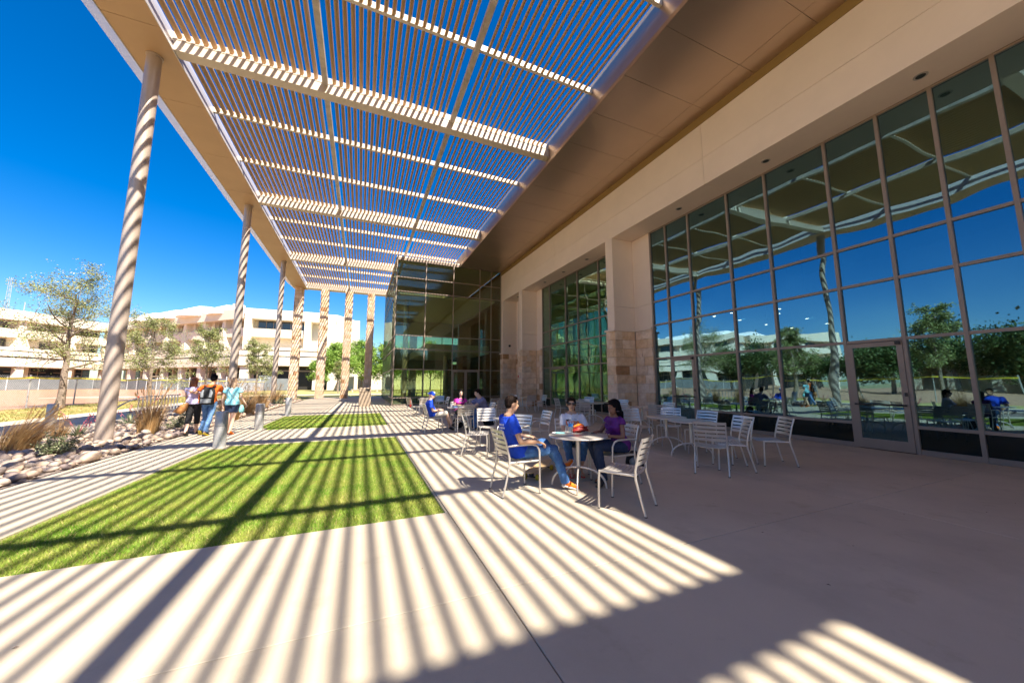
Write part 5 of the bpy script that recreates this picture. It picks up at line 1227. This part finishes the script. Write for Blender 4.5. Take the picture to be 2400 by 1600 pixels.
# table top things
bo = thing('water_bottle', 'clear plastic water bottle with blue label on the sunlit table', 'bottle', (2.99,4.70,.744))
M['bluelabel'] = mat('blue label', (0.03, 0.22, 0.60), 0.4)
M['pet'] = glass('clear plastic', (0.86, 0.9, 0.92), 0.10, (1,1,1), 0.03, 0.5)
MB().lathe([(.03,0),(.033,.01),(.030,.03),(.033,.045),(.030,.06),(.033,.075),(.033,.15),(.028,.175),(.014,.20),(.013,.215)], n=24).build('bottle_body', M['pet'], bo, smooth=60)
MB().lathe([(.0345,.10),(.0345,.145)], n=24).build('blue_label', M['bluelabel'], bo, smooth=60); MB().lathe([(.015,.213),(.015,.228),(.013,.23)], n=16).build('bottle_cap', M['white'], bo)
rb = thing('red_bag', 'crumpled dark red bag with orange lining on the sunlit table', 'bag', (3.17,4.72,.744)); M['redbag'] = cloth('dark red leather', (0.24, 0.012, 0.010), rough=.5)
B_ = MB(); q = random.Random(8); rg = []
for i in range(13):
    u_ = i/12; x = -.15+.30*u_; k = max(.12, math.sin(math.pi*min(1,max(0,u_*.94+.03)))**.5); rg.append(((x, q.uniform(-.008,.008), .045*k+q.uniform(0,.012)), (0,.075*k*q.uniform(.85,1.1),0), (0,0,.045*k*q.uniform(.8,1.15))))
loft(B_, rg, 14); B_.tube([(-.12,-.05,.04),(-.02,-.075,.05),(.1,-.06,.045)], [.01,.02,.01], 6); B_.tube([(-.08,-.02,.085),(.0,-.05,.095),(.12,-.03,.08)], [.01,.022,.012], 6)
remesh(B_, 'bag_body', M['redbag'], rb, .007, 2)
B_ = MB(); B_.tube([(-.11,.01,.088),(-.04,-.01,.112),(.03,.02,.118),(.08,.0,.10)], [.012,.024,.02,.01], 8, flat=.8); B_.tube([(-.06,.03,.09),(.02,.05,.105),(.09,.03,.085)], [.01,.02,.01], 8); remesh(B_, 'orange_lining', M['orangeshoe'], rb, .007, 2)
ph = thing('phone', 'black phone lying on the right of the sunlit table', 'phone', (3.33,4.57,.749), R(20)); MB().bbox(-.055,.055,-.028,.028,-.005,.005,.003).build('phone_body', M['black'], ph)
pp = thing('papers', 'white papers with an aqua folder on the left of the sunlit table', 'papers', (2.84,4.80,.744), R(-30)); MB().box(-.1,.1,-.07,.07,.0,.004).build('sheet', M['white'], pp); MB().box(-.05,.09,-.09,.0,.0045,.012).build('folder', M['aqua'], pp)
# longboard
lg = thing('longboard', 'pale wooden longboard with yellow wheels on the ground beneath the blue man', 'skateboard', (2.80,5.39,.0), R(43))
M['wheel'] = mat('mustard urethane', (0.55, 0.40, 0.02), 0.5)
M['ply'] = mat('maple ply', (0.55, 0.38, 0.20), 0.5, var=0.1, vscale=6); dk = MB(); v = []
N_ = 14
for i in range(N_+1):
    q = i/N_; x = -.52+1.04*q; wv = .115*math.sin(math.pi*min(1, max(.0, .06+q*.88)))**.45; z = .118 + .012*math.cos(q*6.283)
    v += [(x,-wv,z),(x,wv,z),(x,wv,z+.012),(x,-wv,z+.012)]
dk.add(v, [(i*4+k, i*4+(k+1) % 4, (i+1)*4+(k+1) % 4, (i+1)*4+k) for i in range(N_) for k in range(4)] + [(3,2,1,0), (N_*4,N_*4+1,N_*4+2,N_*4+3)])
deck = dk.build('deck', M['ply'], lg, smooth=40)
MB().box(-.47,-.36,-.03,.03,.1255,.1275).box(-.46,-.44,-.05,.05,.1256,.1277).build('deck_graphic', M['black'], deck)
for s in (-1,1):
    tr = MB().tube([(s*.36,-.09,.045),(s*.36,.09,.045)], .011, 8).obox((s*.36,0,.08), (1,0,0), (0,1,0), (0,0,1), .03, .03, .03).build('truck', M['black'], lg)
    for y in (-.105,.105): MB().tube([(s*.36,y-.026,.046),(s*.36,y-.022,.046),(s*.36,y+.022,.046),(s*.36,y+.026,.046)], [.036,.044,.044,.036], 20)  .build('wheel', M['wheel'], lg, smooth=40)
# bags on the ground and on chairs
def sack(label, loc, a, b_, c, m, name='backpack'):
    t = thing(name, label, 'bag', loc); B_ = MB(); B_.ell((0,0,c), [(a,0,0),(0,b_,0),(0,0,c)], 14, 10).ell((a*.2,0,c*.7), [(a*.95,0,0),(0,b_*1.1,0),(0,0,c*.65)], 14, 10); remesh(B_, 'bag_body', M[m], t, .014, 3)
    MB().tube([(-a*.4,-b_*.9,c*1.6),(-a*.5,-b_*1.3,c*1.1),(-a*.3,-b_*1.15,c*.5)], .012, 6).build('strap', M[m], t); return t
bk_ = sack('black and grey backpack on the ground behind the empty nearest chair', (4.22,4.72,0), .15,.12,.20, 'blackcloth')
MB().ell((-.08,-.09,.24), [(.09,0,0),(0,.05,0),(0,0,.07)]).build('grey_panel', M['greybag'], bk_, smooth=180)
sack('black backpack on the ground under the distant table', (3.05,11.75,0), .17,.13,.19, 'blackcloth')
sack('black bag on the ground behind the distant grey-shirted man', (4.10,11.6,0), .2,.15,.21, 'blackcloth')
jk = thing('red_jacket', 'red jacket draped over the back of a far chair', 'jacket', (2.14,17.07,.62)); B_ = MB(); B_.ell((0,0,.06), [(.06,0,0),(0,.17,0),(0,0,.2)]).ell((.03,-.08,-.08), [(.05,0,0),(0,.07,0),(0,0,.16)]); remesh(B_, 'cloth', M['red'], jk, .015, 3)
bb = thing('drink_bottle', 'white drink bottle on the seat of a far chair', 'bottle', (2.62,16.8,.45)); MB().lathe([(.035,0),(.037,.02),(.037,.14),(.015,.18),(.015,.2)], n=14).build('bottle_body', M['white'], bb, smooth=50)
fd = thing('blue_folder', 'blue folder and papers on the distant table', 'folder', (2.93,11.32,.744), R(10)); MB().box(-.17,.12,-.1,.1,0,.02).build('cover', M['denim'], fd)
cp = thing('paper_cup', 'white paper cup at the edge of the distant table', 'cup', (2.76,11.48,.744)); MB().lathe([(.03,0),(.038,.1),(.036,.1),(.028,.004)], n=14).build('cup_body', M['white'], cp, smooth=50)
